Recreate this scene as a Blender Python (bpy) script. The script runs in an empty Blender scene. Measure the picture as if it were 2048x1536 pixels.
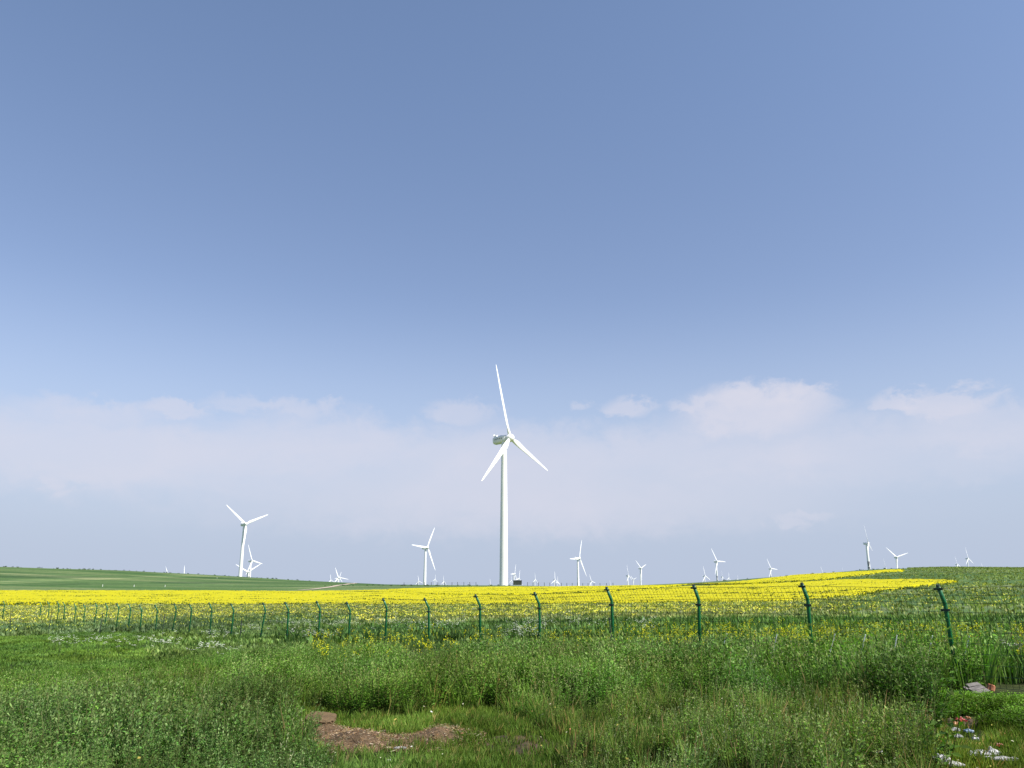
import bpy, math, random
import numpy as np
from mathutils import Vector, Matrix, Euler

C = bpy.context.scene.collection
R_ = math.radians
rng = np.random.default_rng(7)
random.seed(7)

# ------------------------------------------------------------------ camera, sky, sun, exposure
F = 1597.0                       # focal length in photograph pixels (2048 wide)
PITCH = R_(13.96)
EYE = 2.0
COSP, SINP = math.cos(PITCH), math.sin(PITCH)
cam = bpy.data.cameras.new('camera'); cam_o = bpy.data.objects.new('camera', cam); C.objects.link(cam_o)
cam_o.location = (0, 0, EYE); cam_o.rotation_euler = (math.pi/2 + PITCH, 0, 0)
cam.sensor_width = 36; cam.lens = F/2048*36; cam.clip_start = 0.1; cam.clip_end = 40000
sc = bpy.context.scene
sc.camera = cam_o
sc.render.resolution_x, sc.render.resolution_y = 1024, 768
sc.view_settings.view_transform = 'Standard'; sc.view_settings.look = 'None'
sc.view_settings.exposure = 0.62; sc.view_settings.gamma = 1

SUN_EL, SUN_AZ = R_(50), R_(122)          # azimuth clockwise from +Y (behind the camera, to the right)
sun_dir = Vector((math.sin(SUN_AZ)*math.cos(SUN_EL), math.cos(SUN_AZ)*math.cos(SUN_EL), math.sin(SUN_EL)))
sl = bpy.data.lights.new('sun', 'SUN'); sl.energy = 5.0; sl.angle = R_(0.5); sl.color = (1.0, 0.95, 0.88)
so = bpy.data.objects.new('sun', sl); C.objects.link(so)
so.rotation_euler = sun_dir.to_track_quat('Z', 'Y').to_euler()

world = bpy.data.worlds.new('World'); sc.world = world; world.use_nodes = True
wt = world.node_tree; wn = wt.nodes; wl = wt.links
wn.clear()
def wnode(t, **kw):
    n = wn.new(t)
    for k, v in kw.items(): setattr(n, k, v)
    return n
def wmath(op, a, b=None, c=None, clamp=False):
    n = wn.new('ShaderNodeMath'); n.operation = op; n.use_clamp = clamp
    for i, v in enumerate((a, b, c)):
        if v is None: continue
        if isinstance(v, (int, float)): n.inputs[i].default_value = v
        else: wl.new(v, n.inputs[i])
    return n.outputs[0]
def wsmooth(x, lo, hi):
    n = wn.new('ShaderNodeMapRange'); n.interpolation_type = 'SMOOTHSTEP'
    wl.new(x, n.inputs[0]); n.inputs[1].default_value = lo; n.inputs[2].default_value = hi
    return n.outputs[0]
def wmix(f, a, b, blend='MIX'):
    n = wn.new('ShaderNodeMix'); n.data_type = 'RGBA'; n.blend_type = blend
    if isinstance(f, (int, float)): n.inputs[0].default_value = f
    else: wl.new(f, n.inputs[0])
    for i, v in ((6, a), (7, b)):
        if isinstance(v, tuple): n.inputs[i].default_value = v + (1,)
        else: wl.new(v, n.inputs[i])
    return n.outputs[2]
sky = wnode('ShaderNodeTexSky', sky_type='NISHITA', sun_disc=False, sun_elevation=SUN_EL, sun_rotation=SUN_AZ)
sky.altitude = 1300; sky.air_density = 1.0; sky.dust_density = 1.6; sky.ozone_density = 1.6
SKY_STR = 0.124
tc = wnode('ShaderNodeTexCoord'); sep = wnode('ShaderNodeSeparateXYZ'); wl.new(tc.outputs['Generated'], sep.inputs[0])
X, Y, Z = sep.outputs
el = wmath('MULTIPLY', wmath('ARCSINE', Z), 57.29578)
az = wmath('MULTIPLY', wmath('ARCTAN2', X, Y), 57.29578)
# cloud noise in azimuth / elevation degrees
def wnoise(sx, sy, scale, detail, rough, off=0.0, dist=0.0):
    cb = wn.new('ShaderNodeCombineXYZ')
    wl.new(wmath('MULTIPLY', az, sx), cb.inputs[0]); wl.new(wmath('MULTIPLY', el, sy), cb.inputs[1]); cb.inputs[2].default_value = off
    n = wn.new('ShaderNodeTexNoise'); n.inputs['Scale'].default_value = scale; n.inputs['Detail'].default_value = detail
    n.inputs['Roughness'].default_value = rough; n.inputs['Distortion'].default_value = dist
    wl.new(cb.outputs[0], n.inputs['Vector'])
    return n.outputs['Fac']
n_big = wnoise(0.5, 1.0, 0.22, 6, 0.55, 1.3, 0.4)
n_fine = wnoise(0.7, 1.0, 0.75, 7, 0.6, 5.1, 0.3)
azd = wmath('ADD', az, wmath('MULTIPLY', wmath('SUBTRACT', n_fine, 0.5), 5.0))
eld = wmath('ADD', el, wmath('MULTIPLY', wmath('SUBTRACT', n_fine, 0.5), 3.0))
def blob(a0, e0, wa, we, soft=0.55):
    u = wmath('DIVIDE', wmath('SUBTRACT', azd, a0), wa); v = wmath('DIVIDE', wmath('SUBTRACT', eld, e0), we)
    d = wmath('SQRT', wmath('ADD', wmath('MULTIPLY', u, u), wmath('MULTIPLY', v, v)))
    n = wn.new('ShaderNodeMapRange'); n.interpolation_type = 'SMOOTHSTEP'
    wl.new(d, n.inputs[0]); n.inputs[1].default_value = 1.0 + soft*0.5; n.inputs[2].default_value = 1.0 - soft*0.6
    return n.outputs[0]
# (azimuth, elevation, half width, half height, strength, softness) of the cloud puffs and banks seen over the plain
def sky_at(px, row):
    dx, dy = (px-1024)/F, -(row-768)/F; d = (dx, COSP-dy*SINP, SINP+dy*COSP)
    return math.degrees(math.atan2(d[0], d[1])), math.degrees(math.atan2(d[2], math.hypot(d[0], d[1])))
BL = []
for (px_, row_, hw_, hh_, st_, sf_) in ((230, 905, 420, 75, 0.62, 1.0), (350, 817, 66, 16, 0.55, 0.8), (480, 806, 60, 16, 0.38, 0.9), (590, 816, 65, 18, 0.40, 0.9), (170, 818, 110, 20, 0.35, 1.0), (640, 880, 170, 55, 0.50, 1.0),
      (922, 824, 66, 24, 0.50, 0.9), (1010, 905, 230, 55, 0.45, 1.0), (1173, 802, 20, 9, 0.38, 1.0), (1258, 816, 46, 17, 0.60, 0.9), (1100, 965, 460, 90, 0.50, 1.0),
      (1512, 818, 138, 48, 0.74, 0.75), (1372, 810, 40, 13, 0.42, 0.9), (1540, 880, 280, 62, 0.42, 1.0), (1600, 790, 50, 22, 0.45, 0.8), (1480, 795, 60, 22, 0.4, 0.8),
      (1800, 800, 48, 20, 0.62, 0.7), (1890, 806, 82, 32, 0.66, 0.7), (1985, 850, 140, 50, 0.50, 0.9), (1800, 915, 300, 55, 0.40, 1.0), (1600, 1036, 50, 12, 0.35, 1.0), (150, 962, 60, 14, 0.22, 1.0), (1024, 1020, 640, 55, 0.30, 1.0)):
    a_, e_ = sky_at(px_, row_); BL.append((a_, e_, hw_/27.0*math.cos(math.radians(a_)), hh_/27.5*math.cos(math.radians(a_)), st_, sf_))
cl = None
for a0, e0, wa, we, st, sf in BL:
    b = wmath('MULTIPLY', blob(a0, e0, wa, we, sf), st)
    cl = b if cl is None else wmath('SUBTRACT', 1.0, wmath('MULTIPLY', wmath('SUBTRACT', 1.0, cl), wmath('SUBTRACT', 1.0, b)))
cl = wmath('MULTIPLY', cl, wmath('ADD', 0.5, wmath('MULTIPLY', n_big, 0.9)), clamp=True)
low = wmath('MULTIPLY', wsmooth(el, 1.0, 3.5), 1.0)
cl = wmath('MULTIPLY', cl, low)
# ground-level haze paling the lowest sky
hz = wmath('SUBTRACT', 1.0, wsmooth(el, 1.0, 21.0))
tint = wmix(1.0, sky.outputs[0], wmix(wsmooth(el, 14.0, 40.0), (1.06, 0.92, 0.88), (1.12, 1.05, 1.02)), 'MULTIPLY')
S = 1.0/SKY_STR/2**0.62
def c3(r, g, b):
    f = lambda v: ((v/255+0.055)/1.055)**2.4 if v > 10 else v/255/12.92
    return tuple(f(v)*S for v in (r, g, b))
hazed = wmix(wmath('MULTIPLY', hz, 0.97), tint, c3(184, 197, 220))
clouded = wmix(cl, hazed, c3(219, 219, 233))
bg = wnode('ShaderNodeBackground'); bg.inputs[1].default_value = SKY_STR
wl.new(clouded, bg.inputs[0])
wo = wnode('ShaderNodeOutputWorld'); wl.new(bg.outputs[0], wo.inputs[0])

# ------------------------------------------------------------------ pixel <-> world
def ray(x, row):
    dx = (np.asarray(x, float)-1024)/F; dy = -(np.asarray(row, float)-768)/F
    dx, dy = np.broadcast_arrays(dx, dy)
    return np.stack([dx, COSP - dy*SINP, SINP + dy*COSP], -1)
def col_az(x):
    d = ray(x, 1165.0); return np.arctan2(d[..., 0], d[..., 1])
def project(x, y, z):
    z = z-EYE
    dep = y*COSP + z*SINP; up = -y*SINP + z*COSP
    dep = np.where(dep > 0.01, dep, 0.01)
    return 1024 + F*x/dep, 768 - F*up/dep

# ------------------------------------------------------------------ terrain heights (relative to the eye), by azimuth column and distance
RR = np.array([0.5, 8, 12, 20, 35, 60, 90, 140, 200, 280, 400, 600, 1000, 1500, 2500, 5000, 9000.])
TAB = {
 -1500: [-1.9,-2.0,-2.1,-2.5,-3.0,-3.4,-3.8,-4.3,-4.2,-3.5,-0.5, 6.0, 19., 16., 0., -30, -60],
 0:     [-1.8,-2.0,-2.05,-2.4,-2.9,-3.3,-3.8,-4.2,-4.2,-3.5,-1.4,4.2, 17.5,14.,-5., -25, -50],
 250:   [-1.8,-2.0,-2.05,-2.35,-2.8,-3.2,-3.7,-4.1,-4.1,-3.6,-2.0,2.8,14.5,11.,-8., -28, -50],
 500:   [-1.8,-2.0,-2.05,-2.25,-2.7,-3.1,-3.5,-4.0,-3.9,-3.5,-2.4,0.3,6.9, 3.0,-15,-35, -60],
 700:   [-1.8,-2.0,-2.05,-2.2,-2.6,-3.0,-3.4,-3.8,-3.6,-3.0,-1.9,-0.9,-0.2,-8,-25,-40, -60],
 1024:  [-1.8,-2.0,-2.0,-2.1,-2.4,-2.8,-3.2,-3.6,-3.3,-2.6,-1.0,-2.0,-10, -22,-35,-50, -70],
 1200:  [-1.8,-2.0,-2.0,-2.1,-2.35,-2.6,-3.0,-3.4,-3.1,-2.5,-1.7,-4.0,-12,-24,-36,-50, -70],
 1400:  [-1.8,-2.0,-2.0,-2.08,-2.25,-2.5,-2.8,-3.0,-2.3,-1.2,0.3,-1.0,-9,-20,-32,-48, -70],
 1600:  [-1.8,-2.0,-2.0,-2.02,-2.2,-2.4,-2.5,-2.3,-1.2,0.9,3.8,3.0,-3.,-10,-20,-40, -70],
 1750:  [-1.8,-1.95,-1.95,-2.0,-2.15,-2.3,-2.3,-1.8,-0.3,2.6,6.4,6.5,2.,-3,-10,-35, -65],
 1900:  [-1.8,-1.9,-1.95,-1.95,-2.1,-2.2,-2.1,-1.3,0.5,3.6,6.8,7.5,4.,2.,-5.,-30, -60],
 2048:  [-1.8,-1.85,-1.9,-1.95,-2.05,-2.1,-1.9,-1.0,0.8,3.6,6.0,6.5,5.,3.,-5.,-30, -60],
 3600:  [-1.8,-1.85,-1.9,-1.95,-2.0,-2.0,-1.8,-1.0,0.6,2.6,4.5,5.0,5.,3.,-5.,-30, -60],
}
tx = np.array(sorted(TAB)); taz = col_az(tx); tz_tab = np.array([TAB[k] for k in tx])
AZ = np.concatenate([np.radians(np.arange(-180, -48, 4.0)), np.radians(np.arange(-48, 48.01, 0.22)), np.radians(np.arange(52, 180.1, 4.0))])
LR = np.linspace(math.log(0.5), math.log(9000), 560)
def smooth_rows(a, n, axis):
    k = np.hanning(2*n+3)[1:-1]; k /= k.sum()
    pad = [(0, 0), (0, 0)]; pad[axis] = (n, n)
    b = np.pad(a, pad, mode='edge')
    return np.apply_along_axis(lambda v: np.convolve(v, k, 'valid'), axis, b)
g1 = np.array([np.interp(LR, np.log(RR), row) for row in tz_tab])               # columns x rings
g1 = smooth_rows(g1, 22, 1)
FAZ = np.radians(np.arange(-180, 180.01, 0.22))
ZG = np.array([np.interp(FAZ, taz, g1[:, j], left=g1[0, j], right=g1[-1, j]) for j in range(len(LR))]).T
ZG = smooth_rows(ZG, 8, 0)
azg, lrg = np.meshgrid(FAZ, LR, indexing='ij'); rg = np.exp(lrg); xg = rg*np.sin(azg); yg = rg*np.cos(azg)
def undul(x, y):       # long soft unevenness of the land, small enough not to move the skyline
    r = np.hypot(x, y)
    a = 0.05*np.sin(x*0.9+1.3*np.sin(y*0.5))*np.cos(y*0.7+0.4)+0.03*np.sin(x*2.1+y*1.7)
    b = 0.00022*np.minimum(r, 700)*(np.sin(x*0.035+2*np.sin(y*0.011))+np.sin(y*0.05+x*0.013))
    return a*np.clip(60/np.maximum(r, 1), 0, 1) + b*np.clip((r-40)/100, 0, 1)
ZG = ZG + EYE + undul(xg, yg)
def tz(x, y):
    x = np.asarray(x, float); y = np.asarray(y, float)
    a = (np.arctan2(x, y)-FAZ[0])/(FAZ[1]-FAZ[0]); r = np.maximum(np.hypot(x, y), 0.51)
    l = (np.log(r)-LR[0])/(LR[1]-LR[0])
    a = np.clip(a, 0, len(FAZ)-1.001); l = np.clip(l, 0, len(LR)-1.001)
    i = a.astype(int); j = l.astype(int); fa = a-i; fl = l-j
    return (ZG[i, j]*(1-fa)*(1-fl)+ZG[i+1, j]*fa*(1-fl)+ZG[i, j+1]*(1-fa)*fl+ZG[i+1, j+1]*fa*fl)
def ground_hit(x, row, lift=0.0, rmin=3.0, rmax=3000.0):
    """where the line of sight through a photograph pixel meets the land"""
    d = ray(x, row); h = np.hypot(d[0], d[1]); ux, uy, uz = d[0]/h, d[1]/h, d[2]/h
    rs = np.exp(np.linspace(math.log(rmin), math.log(rmax), 1500))
    below = (EYE + rs*uz) <= tz(rs*ux, rs*uy)+lift
    k = int(np.argmax(below)) if below.any() else len(rs)-1
    if not below.any():   # just over the crest: closest approach
        k = int(np.argmin((EYE+rs*uz)-(tz(rs*ux, rs*uy)+lift)-0*rs)) if False else int(np.argmin(((EYE+rs*uz)-(tz(rs*ux, rs*uy)+lift))/rs))
    return rs[k], rs[k]*ux, rs[k]*uy

# ------------------------------------------------------------------ mesh and object helpers
def tag(o, label=None, cat=None, group=None, kind=None):
    if label: o['label'] = label
    if cat: o['category'] = cat
    if group: o['group'] = group
    if kind: o['kind'] = kind
    return o
def link(name, me, mat=None, parent=None):
    o = bpy.data.objects.new(name, me); C.objects.link(o)
    if mat is not None and me is not None and len(me.materials) == 0: me.materials.append(mat)
    if parent: o.parent = parent
    return o
def empty(name, loc=(0, 0, 0), rz=0):
    o = bpy.data.objects.new(name, None); C.objects.link(o); o.location = loc; o.rotation_euler = (0, 0, rz)
    o.empty_display_size = 0.2
    return o
def np_mesh(name, verts, faces, fcol=None, smooth=False):
    """faces: (n,4) or (n,3) int array; fcol: per-face colour"""
    verts = np.asarray(verts, np.float32).reshape(-1, 3); faces = np.asarray(faces, np.int32)
    me = bpy.data.meshes.new(name); nv, (nf, k) = len(verts), faces.shape
    me.vertices.add(nv); me.vertices.foreach_set('co', verts.ravel())
    me.loops.add(nf*k); me.loops.foreach_set('vertex_index', faces.ravel())
    me.polygons.add(nf); me.polygons.foreach_set('loop_start', np.arange(0, nf*k, k, dtype=np.int32))
    me.polygons.foreach_set('loop_total', np.full(nf, k, np.int32))
    me.polygons.foreach_set('use_smooth', np.full(nf, smooth, bool))
    if fcol is not None:
        a = me.attributes.new('leafcol', 'FLOAT_VECTOR', 'FACE'); a.data.foreach_set('vector', np.asarray(fcol, np.float32).ravel())
    me.update(calc_edges=True)
    return me
class MB:
    """collects shapes into one mesh"""
    def __init__(s): s.v = []; s.f = []
    def add(s, v, f):
        n = len(s.v); s.v += [tuple(p) for p in v]; s.f += [tuple(i+n for i in q) for q in f]
    def box(s, c, size, M=None):
        hx, hy, hz = [k/2 for k in size]
        v = [Vector((sx*hx, sy*hy, sz*hz)) for sx in (-1, 1) for sy in (-1, 1) for sz in (-1, 1)]
        if M is not None: v = [M @ p for p in v]
        v = [p+Vector(c) for p in v]
        s.add(v, [(0, 1, 3, 2), (4, 6, 7, 5), (0, 4, 5, 1), (2, 3, 7, 6), (0, 2, 6, 4), (1, 5, 7, 3)])
    def tube(s, pts, rad, n=8, cap=True):
        pts = [Vector(p) for p in pts]; rings = []
        rad = rad if isinstance(rad, (list, tuple)) else [rad]*len(pts)
        ref = Vector((0.13, 0.97, 0.21))
        for i, p in enumerate(pts):
            t = (pts[min(i+1, len(pts)-1)]-pts[max(i-1, 0)]).normalized()
            u = t.cross(ref).normalized(); w = t.cross(u)
            rings.append([p+(u*math.cos(2*math.pi*k/n)+w*math.sin(2*math.pi*k/n))*rad[i] for k in range(n)])
        v = [q for r in rings for q in r]; f = []
        for i in range(len(pts)-1):
            for k in range(n):
                a = i*n+k; b = i*n+(k+1) % n
                f.append((a, b, b+n, a+n))
        if cap: f.append(tuple(range(n))[::-1]); f.append(tuple((len(pts)-1)*n+k for k in range(n)))
        s.add(v, f)
    def lathe(s, prof, n=32, axis='Z'):
        v = []; f = []
        for (r, h) in prof:
            for k in range(n):
                a = 2*math.pi*k/n
                v.append((r*math.cos(a), r*math.sin(a), h) if axis == 'Z' else (h, r*math.cos(a), r*math.sin(a)))
        for i in range(len(prof)-1):
            for k in range(n):
                a = i*n+k; b = i*n+(k+1) % n; f.append((a, b, b+n, a+n))
        s.add(v, f)
    def mesh(s, name, smooth=False):
        me = bpy.data.meshes.new(name); me.from_pydata(s.v, [], s.f); me.update()
        if smooth:
            me.polygons.foreach_set('use_smooth', [True]*len(me.polygons))
        return me

# ------------------------------------------------------------------ materials
def mat_new(name):
    m = bpy.data.materials.new(name); m.use_nodes = True; nt = m.node_tree; nt.nodes.clear()
    out = nt.nodes.new('ShaderNodeOutputMaterial'); return m, nt, out
def principled(nt, out, base=(0.5, 0.5, 0.5), rough=0.6, **kw):
    b = nt.nodes.new('ShaderNodeBsdfPrincipled'); b.inputs['Base Color'].default_value = tuple(base)+(1,); b.inputs['Roughness'].default_value = rough
    for k, v in kw.items(): b.inputs[k].default_value = v
    nt.links.new(b.outputs[0], out.inputs[0]); return b
def noise_node(nt, scale, detail=4, rough=0.55, mapping=None, coord='Object'):
    t = nt.nodes.new('ShaderNodeTexCoord'); n = nt.nodes.new('ShaderNodeTexNoise')
    n.inputs['Scale'].default_value = scale; n.inputs['Detail'].default_value = detail; n.inputs['Roughness'].default_value = rough
    src = t.outputs[coord]
    if mapping:
        mp = nt.nodes.new('ShaderNodeMapping'); mp.inputs['Scale'].default_value = mapping
        nt.links.new(src, mp.inputs[0]); src = mp.outputs[0]
    nt.links.new(src, n.inputs['Vector']); return n.outputs['Fac']
def ramp(nt, src, stops):
    r = nt.nodes.new('ShaderNodeValToRGB'); e = r.color_ramp.elements
    while len(e) < len(stops): e.new(0.5)
    for i, (p, c) in enumerate(stops): e[i].position = p; e[i].color = tuple(c)+(1,)
    nt.links.new(src, r.inputs[0]); return r.outputs[0]
def mixc(nt, f, a, b, blend='MIX'):
    n = nt.nodes.new('ShaderNodeMix'); n.data_type = 'RGBA'; n.blend_type = blend
    if isinstance(f, (int, float)): n.inputs[0].default_value = f
    else: nt.links.new(f, n.inputs[0])
    for i, v in ((6, a), (7, b)):
        if isinstance(v, tuple): n.inputs[i].default_value = v+(1,)
        else: nt.links.new(v, n.inputs[i])
    return n.outputs[2]
def noisy(name, c1, c2, scale, rough=0.7, bump=0.0, bscale=None, detail=5, metal=0.0):
    m, nt, out = mat_new(name); b = principled(nt, out, c1, rough); b.inputs['Metallic'].default_value = metal
    n = noise_node(nt, scale, detail)
    nt.links.new(ramp(nt, n, [(0.35, c1), (0.65, c2)]), b.inputs['Base Color'])
    if bump:
        bn = nt.nodes.new('ShaderNodeBump'); bn.inputs['Strength'].default_value = bump; bn.inputs['Distance'].default_value = 0.02
        nt.links.new(noise_node(nt, bscale or scale*4, 6), bn.inputs['Height']); nt.links.new(bn.outputs[0], b.inputs['Normal'])
    return m
def foliage_mat(name, transl=0.3, rough=0.55, patch=0.35, pscale=0.35):
    """colour comes from each leaf's own colour, varied leaf to leaf and in broad patches"""
    m, nt, out = mat_new(name)
    at = nt.nodes.new('ShaderNodeAttribute'); at.attribute_name = 'leafcol'
    geo = nt.nodes.new('ShaderNodeNewGeometry')
    n = noise_node(nt, pscale, 4, 0.6)
    p = ramp(nt, n, [(0.3, (1-patch*0.9, 1-patch*0.75, 1-patch*0.8)), (0.7, (1+patch*0.9, 1+patch*0.6, 1+patch*0.3))])
    c = mixc(nt, 1.0, at.outputs['Color'], p, 'MULTIPLY')
    b = nt.nodes.new('ShaderNodeBsdfPrincipled'); b.inputs['Roughness'].default_value = rough; b.inputs['Specular IOR Level'].default_value = 0.12
    nt.links.new(c, b.inputs['Base Color'])
    t = nt.nodes.new('ShaderNodeBsdfTranslucent'); nt.links.new(mixc(nt, 1.0, c, (0.95, 1.2, 0.5), 'MULTIPLY'), t.inputs[0])
    mx = nt.nodes.new('ShaderNodeMixShader'); mx.inputs[0].default_value = transl
    nt.links.new(b.outputs[0], mx.inputs[1]); nt.links.new(t.outputs[0], mx.inputs[2]); nt.links.new(mx.outputs[0], out.inputs[0])
    return m
M_FOL = foliage_mat('foliage')
M_PETAL = foliage_mat('petals', 0.25, 0.6, 0.08)
M_STRAW = foliage_mat('straw', 0.1, 0.8, 0.2, 2.0)

def paint_white():
    m, nt, out = mat_new('white_turbine_paint'); b = principled(nt, out, (0.82, 0.82, 0.80), 0.38)
    n = noise_node(nt, 0.35, 5, 0.6, (1, 1, 0.25))
    nt.links.new(ramp(nt, n, [(0.3, (0.70, 0.71, 0.70)), (0.6, (0.83, 0.83, 0.81))]), b.inputs['Base Color'])
    return m
M_WHITE = paint_white()
M_GREY = noisy('grey_blue_panel', (0.36, 0.41, 0.45), (0.44, 0.48, 0.50), 0.6, 0.5)
M_MARK = noisy('dark_lettering', (0.05, 0.07, 0.10), (0.08, 0.10, 0.13), 3, 0.6)
M_POST = noisy('green_powder_coat', (0.007, 0.105, 0.034), (0.010, 0.15, 0.05), 9, 0.42)
M_CLAMP = noisy('dark_clamp', (0.008, 0.02, 0.014), (0.015, 0.035, 0.025), 20, 0.5)
M_WIRE = noisy('green_coated_wire', (0.006, 0.03, 0.015), (0.015, 0.045, 0.025), 8, 0.5)
M_STAKE = noisy('dark_stake', (0.012, 0.022, 0.016), (0.03, 0.045, 0.03), 15, 0.6)
M_PALE = noisy('pale_rod', (0.68, 0.68, 0.66), (0.82, 0.82, 0.80), 18, 0.6)

# terrain
def terrain_mat():
    m, nt, out = mat_new('land'); b = principled(nt, out, (0.08, 0.12, 0.04), 0.95); b.inputs['Specular IOR Level'].default_value = 0.1
    big = ramp(nt, noise_node(nt, 1.0, 6, 0.6, (0.0013, 0.0085, 0.0)), [(0.36, (0.045, 0.095, 0.030)), (0.44, (0.072, 0.135, 0.042)), (0.485, (0.150, 0.190, 0.085)), (0.51, (0.050, 0.100, 0.034)), (0.58, (0.075, 0.135, 0.045)), (0.66, (0.125, 0.175, 0.070))])
    fine = ramp(nt, noise_node(nt, 0.35, 8, 0.72, (1, 1.6, 1)), [(0.32, (0.55, 0.6, 0.55)), (0.68, (1.35, 1.3, 1.25))])
    sat = nt.nodes.new('ShaderNodeAttribute'); sat.attribute_name = 'strip'
    strip = ramp(nt, sat.outputs['Fac'], [(0.0, (0.62, 0.70, 0.72)), (0.5, (1, 1, 1)), (1.0, (1.75, 1.45, 1.7))])
    far = mixc(nt, 1.0, mixc(nt, 1.0, big, strip, 'MULTIPLY'), fine, 'MULTIPLY')
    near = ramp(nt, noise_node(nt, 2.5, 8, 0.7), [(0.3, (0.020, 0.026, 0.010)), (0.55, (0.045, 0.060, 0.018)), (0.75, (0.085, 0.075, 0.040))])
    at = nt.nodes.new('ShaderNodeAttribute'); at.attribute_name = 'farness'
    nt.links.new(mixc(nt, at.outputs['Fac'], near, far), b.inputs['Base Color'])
    bn = nt.nodes.new('ShaderNodeBump'); bn.inputs['Strength'].default_value = 0.8; bn.inputs['Distance'].default_value = 0.3
    nt.links.new(noise_node(nt, 1.2, 8, 0.7), bn.inputs['Height']); nt.links.new(bn.outputs[0], b.inputs['Normal'])
    return m
M_LAND = terrain_mat()
na, nr = len(AZ), 420
LR2 = np.concatenate([[math.log(0.5)], np.linspace(math.log(3), math.log(9000), nr-1)])
A, L = np.meshgrid(AZ, LR2, indexing='ij'); r = np.exp(L); x = r*np.sin(A); y = r*np.cos(A)
V = np.stack([x, y, tz(x, y)], -1).reshape(-1, 3)
ii, jj = np.meshgrid(np.arange(na-1), np.arange(nr-1), indexing='ij'); q = (ii*nr+jj).ravel()
fc = np.stack([q, q+1, q+nr+1, q+nr], -1)
# close the circle and the centre
q2 = ((na-1)*nr+np.arange(nr-1)); fc = np.concatenate([fc, np.stack([q2, q2+1, np.arange(nr-1)+1, np.arange(nr-1)], -1)])
me = np_mesh('terrain', V, fc[:, ::-1], smooth=True)
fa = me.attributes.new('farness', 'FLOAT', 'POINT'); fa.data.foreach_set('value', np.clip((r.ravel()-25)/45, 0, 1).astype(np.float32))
ppx, prow = project(V[:, 0], V[:, 1], V[:, 2]); rr_ = r.ravel(); st = np.zeros(len(V)); inview = (V[:, 1] > 0) & (rr_ > 200) & (rr_ < 1060)
w_ = 1+0.5*np.sin(ppx*0.02)
for (x0, x1, c0, sl_, hw, val) in ((-400, 430, 1163.5, -0.030, 2.4, 1.0), (-400, 700, 1170, -0.010, 1.6, -0.8), (-400, 520, 1148, 0.014, 1.3, 0.5), (-400, 640, 1153.5, 0.004, 1.4, -0.9), (180, 760, 1166, 0.008, 1.5, 0.6), (300, 900, 1161, 0.010, 1.2, -0.7)):
    d_ = np.abs(prow-(c0+sl_*ppx)); m_ = inview & (ppx > x0) & (ppx < x1); st = np.where(m_, st+val*np.clip(1.4-d_/(hw*w_), 0, 1)*np.clip((x1-ppx)/90, 0, 1), st)
sa = me.attributes.new('strip', 'FLOAT', 'POINT'); sa.data.foreach_set('value', np.clip(st*0.5+0.5, 0, 1).astype(np.float32))
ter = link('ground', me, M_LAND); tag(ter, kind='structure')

# ------------------------------------------------------------------ foliage prototypes: arrays of leaf quads (n,4,3) + colours (n,3)
def unit(v): return v/np.maximum(np.linalg.norm(v, axis=-1, keepdims=True), 1e-6)
def leaves(p, d, L, W, droop=0.15, flat=0.55):
    n = len(p); side = unit(np.cross(d, unit(np.array([0, 0, 1.0])+rng.normal(size=(n, 3))*flat)))
    L = np.broadcast_to(np.asarray(L), (n,))[:, None]; W = np.broadcast_to(np.asarray(W), (n,))[:, None]
    mid = p+d*L*0.5; tip = p+d*L; tip = tip+np.array([0, 0, -1.0])*L*droop
    return np.stack([p, mid+side*W*0.5, tip, mid-side*W*0.5], 1)
def ribbon(a, b, w0, w1):
    d = unit(b-a); s = unit(np.cross(d, rng.normal(size=a.shape)))
    return np.stack([a-s*w0/2, a+s*w0/2, b+s*w1/2, b-s*w1/2], 1)
def vary(c, n, amt=0.25, hue=0.08):
    c = np.asarray(c); k = 1+rng.uniform(-amt, amt, (n, 1)); h = 1+rng.uniform(-hue, hue, (n, 3)); return c*k*h
def proto_weed(H=0.55, nb=4, per=16, leaf=0.05, spread=0.14, col=(0.07, 0.125, 0.03), top=(0.11, 0.15, 0.06), seedhead=True):
    Q, K = [], []
    for b in range(nb):
        a = rng.uniform(0, 6.283); out = rng.uniform(0.2, 1)*spread; h = H*rng.uniform(0.6, 1.05)
        base = np.array([[math.cos(a)*0.03, math.sin(a)*0.03, 0]]); tip = np.array([[math.cos(a)*out, math.sin(a)*out, h]])
        Q.append(ribbon(base, tip, 0.009, 0.004)); K.append(vary((0.10, 0.12, 0.05), 1))
        t = rng.uniform(0.12, 1, per)[:, None]**0.8; p = base+(tip-base)*t
        aa = rng.uniform(0, 6.283, per); e = rng.uniform(0.0, 0.9, per)
        d = np.stack([np.cos(aa)*np.cos(e), np.sin(aa)*np.cos(e), np.sin(e)], -1)
        LL = leaf*(1.25-0.75*t[:, 0])*rng.uniform(0.7, 1.3, per)
        p = p + d*LL[:, None]*0.25
        Q.append(leaves(p, d, LL, LL*rng.uniform(0.3, 0.55, per))); K.append(vary(col, per, 0.45, 0.12)*(0.9+0.35*t))
        if seedhead and rng.random() < 0.8:
            m = per//3; tt = rng.uniform(0.85, 1.15, m)[:, None]; p = base+(tip-base)*tt+rng.normal(size=(m, 3))*0.006
            d = unit(np.array([0, 0, 1.0])+rng.normal(size=(m, 3))*0.5)
            Q.append(leaves(p, d, leaf*0.6, leaf*0.28, 0)); K.append(vary(top, m, 0.35))
    return np.concatenate(Q), np.concatenate(K)
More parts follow.
